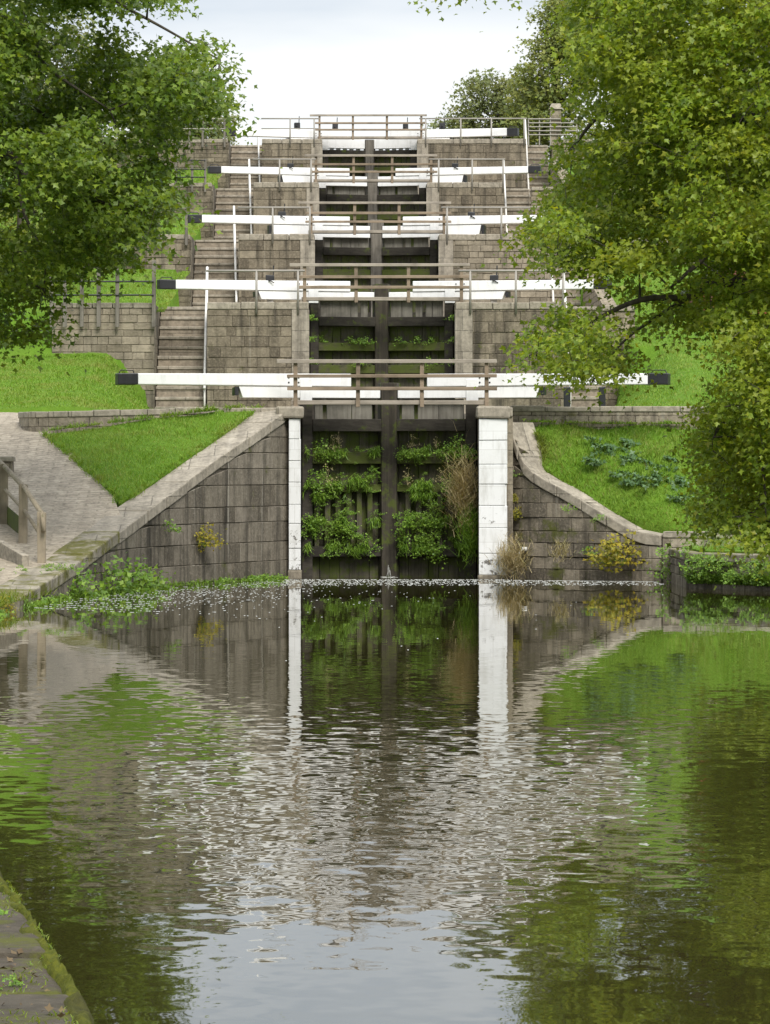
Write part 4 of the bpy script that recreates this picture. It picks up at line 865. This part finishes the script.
fringe('grass', 'long grass at the foot of the left low retaining wall', [P(48, 431, 90.3), P(120, 422, 90.5), P(200, 412, 90.8), P(240, 408, 91)], 1200, .05, .15)
fringe('grass', 'long grass at the foot of the right low retaining wall', [(4.5, 92.1, 3.84), P(612, 424, 92.1), P(690, 424, 92.1)], 900, .04, .1)
fringe('grass', 'long grass at the foot of the left terrace wall', [(-9.3, 110.3, 5.85), (-7.5, 110.3, 5.9), (-6.4, 110.2, 5.3)], 1400, .07, .2)

# ------------------------------------------------------------------ weeds
def weed_mesh(n, rad, h, size, mat, seed, stems=6):
    g_ = np.random.default_rng(seed); hub = g_.normal(0, .55, (n // 6 + 1, 3)) * np.array([rad, rad * .7, 0]); hub[:, 2] = g_.uniform(-.25, 1, len(hub)) * h * np.clip(1 - np.abs(hub[:, 0]) / rad * .6, .2, 1)
    pts = np.repeat(hub, 6, 0)[:n] + g_.normal(0, .22, (n, 3)) * np.array([rad, rad, h * .6])
    v, f = leaves_mesh(pts, size, (0, -.5, .75), .5, .4, pts * np.array([1, 1, .3]))
    me = mesh_obj('foliage', v, f, mat, uv=False); b = MB()
    for q in hub[:stems]: b.tube([(0, 0, -.05), tuple(q * .6 + np.array([0, 0, .02])), tuple(q)], .006, 4, .003, cap=False)
    st = b.build('stem', M['weed'] if mat is not M['dry'] else M['dry']); return me, st
PROTO = {}
def weed_proto(key, *a):
    me, st = weed_mesh(*a); PROTO[key] = (me.data, st.data)
    bpy.data.objects.remove(me); bpy.data.objects.remove(st)
for i in range(4): weed_proto('g%d' % i, 70, .3, .34, .085, M['weed'], 20 + i)
for i in range(2): weed_proto('y%d' % i, 300, .3, .36, .06, M['weed_yellow'], 40 + i)
for i in range(3): weed_proto('d%d' % i, 34, .34, .26, .17, M['dock'], 60 + i)
for i in range(2): weed_proto('s%d' % i, 60, .3, .45, .05, M['dry'], 90 + i)
for i in range(2): weed_proto('t%d' % i, 150, .42, .62, .09, M['weed'], 80 + i)
def plant(key, loc, s, label, group, cat='plant', name='wall_weed', sz=None):
    r = thing(name, label, cat, loc, group, random.uniform(-.6, .6)); r.scale = (s, s, sz or s)
    for nm, me in zip(('foliage', 'stem'), PROTO[key]):
        o = bpy.data.objects.new(nm, me); COL.objects.link(o); o.parent = r
    return r
gk = lambda: 'g%d' % random.randrange(4)
# on the ledges and planks of the lowest gates
def leaf_y(x): return YG[0] + (AX - XL - abs(x - AX)) * math.tan(ANG) - .2
led = [(-.7, 'top ledge'), (-1.52, 'second ledge'), (-2.2, 'third ledge'), (-3.0, 'lower slats'), (-3.75, 'bottom ledge')]
cl = [(AX + sg * random.uniform(.3, 2.05), random.choice((0, 1, 1, 2, 2, 3, 3, 3, 4, 4))) for sg in (-1, 1) for _ in range(17)]
for i in range(120):
    cx_, zi = random.choice(cl); x = min(max(cx_ + random.gauss(0, .16), XL + .12), XR - .12)
    dz, nm = led[zi]; sd = 'left' if x < AX else 'right'
    if abs(x - AX) < .22: continue
    z = ZP[0] + dz + {0: -.52, 1: .22, 2: .05, 3: -.05, 4: .12}[zi] + random.gauss(0, .05 if zi < 2 else .17)
    plant(random.choice((gk(), gk(), 't0')) if random.random() < .4 else gk(), (x, leaf_y(x) - random.uniform(.05, .2), z), random.uniform(.22, .68), 'green weed tuft on the %s of the lowest gates, %s leaf' % (nm, sd), 'weeds on the %s of the %s lower gate leaf' % (nm, sd))
for i in range(115):
    x = random.uniform(XL + .1, XR - .1)
    if abs(x - AX) > .24: plant(gk(), (x, leaf_y(x) - random.uniform(-.02, .1), random.uniform(.45, 3.3)), random.uniform(.16, .4), 'small scattered green weed on the planks of the lowest gates', 'small weeds scattered over the lowest gates')
for i, (x, zi) in enumerate(((-.35, -1.1), (-.2, -1.0), (1.6, -1.05), (2.2, -1.1), (-.5, -1.9), (1.5, -2.0), (2.3, -1.9))):
    dry_pts = (x, leaf_y(x) - .1, ZP[0] + zi)
    plant('s%d' % (i % 2), dry_pts, random.uniform(.5, .8), 'withered straw coloured tuft on the ledges of the lowest gates', 'withered tufts on the lowest gates')
# fewer on the second gates
for i in range(12):
    x = AX + random.choice((-1, 1)) * random.uniform(.4, 2.0); dz = random.choice((-1.28, -1.95, -1.28))
    plant(gk(), (x, YG[1] + .1, ZP[1] + dz), random.uniform(.5, .8), 'small green weed tuft on the second lowest gates', 'weeds on the second lowest gates')
for x in (XL + .05, XL + .1, XR - .05):
    for i in range(3): plant(gk(), (x, YF[1] + .5, LV[1] - .5 - .65 * i), .55, 'small fern hanging at the side of the second lowest gates', 'ferns at the sides of the second lowest gates')
# walls
for px, py, Y, k, s, lab in ((170, 530, 84.6, 'g1', .8, 'small green fern on the left wing wall'), (205, 545, 86.4, 'y0', 1.15, 'yellow green fern clump on the left wing wall'), (514, 500, 91.3, 'y1', .5, 'upper yellow fern in the corner by the right pillar'), (518, 517, 91.2, 'y0', .6, 'lower yellow flowering weed in the corner by the right pillar'), (513, 475, 91.3, 'g0', .45, 'green weed high in the corner by the right pillar'),
                         (622, 562, 88.9, 'y0', 1.7, 'big yellow green shrub at the foot of right wing wall'), (606, 561, 89.3, 'y1', 1.4, 'second yellow green shrub left of the big one'), (568, 510, 89.9, 'g2', .5, 'small weed high on the right wing wall'), (600, 520, 89.3, 'g3', .5, 'small weed under the right coping'), (590, 553, 89.3, 'g0', .6, 'small green weed low on right wing wall'), (668, 555, 88.3, 'g2', .8, 'fern beside the end stone of right wing wall'), (665, 573, 88.2, 't1', .8, 'dark leafy plant at the end of the right wing wall'), (690, 548, 87.5, 'g1', .7, 'green weed on the waterside ledge corner')):
    plant(k, P(px, py, Y), s, lab, None)
# strip of plants at the foot of the left wing wall
for i in range(46):
    u = random.uniform(.02, .98); j = u * (N_WL - 2); a = WL[int(j)] * (1 - j % 1) + WL[int(j) + 1] * (j % 1); n_ = inward(WL, int(j), 1)
    big = 13 < j < 24
    plant(random.choice(('t0', 't1')) if big and i % 2 else gk(), (a[0] - n_[0] * .2, a[1] - n_[1] * .2, -.05), random.uniform(1.0, 1.6) if big else random.uniform(.45, .8), 'green waterside weed at the %s of the left wing wall' % ('overgrown lower end' if big else 'foot'), 'waterside weeds along the %s of the left wing wall' % ('lower end' if big else 'foot'), name='waterside_weed')
for i in range(16):
    y = random.uniform(66, 75); x = lerp_tab(y, BANK_L) + random.uniform(-.25, .15) if y < 72 else -6.25
    plant(random.choice(('y0', gk(), gk())), (x, y, .02), random.uniform(.4, .75), 'low mossy weed on the left canal bank', 'low weeds on the left canal bank', name='waterside_weed')
for i in range(7):
    x = random.uniform(-7.4, -5.4) ; plant('g%d' % (i % 4), (x, 76.8 + random.uniform(-.8, .8), .62), .4, 'low weed beside the landing of the towpath', 'low weeds beside the towpath landing', name='path_weed')
# broad-leaved weeds on the right bank
for i in range(46):
    px = random.uniform(585, 700); py = 440 + (px - 585) * .45 + random.uniform(-14, 30) - 4; tt = (py - 425) / 103; Y = 92.3 - 3.2 * max(0, min(1, tt))
    x, y, z = P(px, py, Y); plant('d%d' % (i % 3), (x, y - .1, z + .06), random.uniform(.4, .75), 'bluish green broad-leaved dock plant on the right grass bank', 'dock plants on the right bank', name='dock_plant')
for i in range(28):
    px = random.uniform(688, 775); x, y, z = P(px, random.uniform(560, 586), 83.8 - (px - 690) * .027); plant(gk(), (x, y, random.uniform(.15, .8)), random.uniform(.5, .8), 'green weed hanging on the right waterside ledge', 'weeds on the right waterside ledge', name='waterside_weed')
# dry plants
def dry_tuft(loc, n, rad, h, label, hang=0.0, name='dry_plant', mat='dry'):
    pts = rng.normal(0, .4, (n, 3)) * np.array([rad, rad * .6, h]); pts[:, 2] -= hang * rng.random(n)
    o = blades(name, label, pts, h * .6, .006, M[mat], .9, None); o.location = loc; tag(o, label, 'plant'); return o
dry_tuft((2.86, 91.25, 2.35), 1500, .42, .85, 'big straw coloured dry plant hanging at the right end of the lowest gate', .6)
dry_tuft((3.0, 91.2, 1.3), 700, .3, .7, 'brownish green dry growth below the straw coloured plant on the gate', .5, mat='weed')
dry_tuft(P(512, 562, 90.3), 900, .45, .6, 'brown dry shrub beside the water spout at the right pillar foot')
dry_tuft(P(560, 552, 89.6), 320, .28, .3, 'thin brown weeds on the right wing wall face')
dry_tuft(P(722, 552, 85.5), 900, .8, .4, 'pale tuft of long grass on the right waterside ledge', mat='blade')

for sgn, sd in ((-1, 'left'), (1, 'right')):
    n = 5200; x = AX + sgn * rng.uniform(.22, 2.12, n); li = rng.choice(5, n, p=[.14, .24, .22, .2, .2]); zz = ZP[0] + np.array([-1.2, -1.98, -2.25, -2.9, -3.5])[li] + rng.normal(0, .05, n) + np.array([mnoise.noise((a * 2.2, b_ * 3.0, 5)) for a, b_ in zip(x, li)]) * .22
    keep = np.array([mnoise.noise((a * 1.9, b_ * 4.0, 9)) for a, b_ in zip(x, li)]) > .02
    pts = np.stack([x, np.array([leaf_y(a) for a in x]) - rng.uniform(.02, .16, n), zz], 1)[keep]
    blades('hanging_growth', 'green hanging grass and moss on the ledges of the %s lowest gate leaf' % sd, pts, -.2, .008, M['weed'], .5)
n = 2600; u = rng.random(n) * (N_WL - 1.01); a = np.array([WL[int(q)] * (1 - q % 1) + WL[int(q) + 1] * (q % 1) for q in u]); nn = np.array([inward(WL, int(q), 1) for q in u])
pts = np.stack([a[:, 0] - nn[:, 0] * rng.uniform(.0, .22, n), a[:, 1] - nn[:, 1] * rng.uniform(.0, .22, n), rng.uniform(-.03, .05, n)], 1)
blades('waterside_grass', 'fringe of grass and moss along the waterline of the left wing wall', pts, .13, .008, M['weed'], .6, vary=clump(pts))
n = 2600; y = rng.uniform(62, 76, n); x = np.where(y < 72, lerp_tab(y, BANK_L), np.interp(y, [72, 77], [-6.4, -5.95])) - rng.uniform(-.12, .5, n)
pts = np.stack([x, y, np.full(n, .16)], 1); blades('waterside_grass', 'mossy grass covering the left canal bank below the landing', pts, .2, .008, M['shrub'], .7, vary=clump(pts))
pts = np.array([P(random.uniform(690, 775), 553, 1) for _ in range(1)]); n = 2200
x = rng.uniform(7.7, 9.8, n); pts = np.stack([x, 84.15 - (x - 7.7) * 1.4 + rng.uniform(-.1, .05, n), rng.uniform(.0, .12, n) + .1], 1); blades('waterside_grass', 'grass fringe at the foot of the right waterside ledge', pts, .32, .008, M['weed'], .6)
# moss cushions along the near canal edge
ys_ = np.arange(11, 40, .05); rows_ = []
for j in range(6):
    tt = j / 5; rows_.append([(float(lerp_tab(y, BANK_L)) + .045 - tt * (.12 + .16 * mnoise.noise((y * 1.1, 0, 2))) , y, .0 + .11 * math.sin(min(1, tt * 1.6 + .15) * math.pi * .62) + .05 * mnoise.noise((y * 4.5, tt * 3, 1)) * (1 if j else 0) - (.05 if j == 5 else 0)) for y in ys_])
b = MB(); b.grid(rows_); tag(b.build('moss', M['moss'], smooth=True), 'yellow green moss cushion along the near canal edge', 'moss', kind='stuff')
n = 5000; y = rng.uniform(13, 34, n); x = lerp_tab(y, BANK_L) + .04 - rng.uniform(0, 1, n) ** 1.6 * .5
pts = np.stack([x, y, np.full(n, .085)], 1); kp = np.array([mnoise.noise((a * 3, b_ * 1.2, 4)) for a, b_ in zip(x, y)]) > -.05; pts = pts[kp]
blades('moss', 'short moss and grass sprouting on the near canal edge', pts, .035, .004, M['shrub'], .8)
n = 900; y = rng.uniform(14, 32, n); x = lerp_tab(y, BANK_L) - .12 - rng.random(n) * 1.2
v, f = leaves_mesh(np.stack([x, y, np.full(n, .1) + rng.uniform(0, .012, n)], 1), .035, (0, 0, 1), .35, .6)
tag(mesh_obj('leaf_litter', v, f, M['litter'], uv=False), 'brown leaf litter scattered on the near canal edge', 'leaf litter', kind='stuff')
for (x, y, sc_) in ((-2.15, 22.4, .35), (-2.35, 24.2, .3), (-1.75, 19.4, .2), (-2.3, 22.0, .22)): plant('g1', (x, y, .09), sc_, 'little green weed on the stones of the near canal edge', 'little weeds on the near canal edge', name='edge_weed')

# foam and water spout
fo = MB()
def flake(x, y, s):
    n = random.choice((4, 5, 6)); a0 = random.uniform(0, 6.28)
    pts = [(x + s * random.uniform(.6, 1.2) * math.cos(a0 + 6.283 * i / n), y + s * 2.2 * random.uniform(.6, 1.2) * math.sin(a0 + 6.283 * i / n)) for i in range(n)]
    fo.hexa([(p[0], p[1], .0015) for p in pts], [(x + (p[0] - x) * .6, y + (p[1] - y) * .6, .005) for p in pts])
for i in range(1900):
    x = random.uniform(-1.5, 7.4); y = 90.3 - 4.4 * random.random() ** 1.7; y = min(y, 90.3 if x < 4 else 88.7 + max(0, 7.4 - x) * .3); flake(x, y, random.uniform(.008, .03))
for i in range(1250):
    u = random.random() ** .8; a = WL[min(int(u * (N_WL - 1)), N_WL - 2)]; dd = abs(random.gauss(.2, 2.4 if u > .25 else 1.2)) + .3; flake(a[0] + dd * .8, a[1] - dd * .9, random.uniform(.007, .028) * (1.6 if random.random() < .1 else 1))
for i in range(26): flake(random.uniform(-4, 8), random.uniform(50, 84), random.uniform(.01, .025))
tag(fo.build('foam', M['foam']), 'white flecks of foam drifting on the water below the gates', 'foam', kind='stuff')
b = MB()
for q in range(3): x0 = (q - 1) * .02; b.tube([(x0, .02, .3 - .06 * q), (x0 * 1.2, -.03, .14), (x0 * 2.6 - .01, -.07, 0)], .004, 5, .007)
for q in range(12): b.tube([(random.uniform(-.2, .2), -.08 - random.uniform(0, .16), -.01), (random.uniform(-.22, .22), -.14, random.uniform(.0, .02))], .006, 4, .004)
o = b.build('water_leak', M['foam'], smooth=True); o.location = (AX, leaf_y(AX) - .12, 0); tag(o, 'thin white trickle leaking between the two lowest gate leaves', 'water leak')
b = MB(); x, y, z = P(522, 549, 91.0); b.tube([(.05 - .32 * q, -.15 - .1 * q, .06 * q - .72 * q * q) for q in np.linspace(0, 1, 9)], .012, 6, .03); b.box(.0, .12, -.1, .2, -.05, .05)
o = b.build('water_spout', M['foam'], smooth=True); o.location = (x, y, z); tag(o, 'thin white jet of water spouting at the foot of the right pillar', 'water jet')
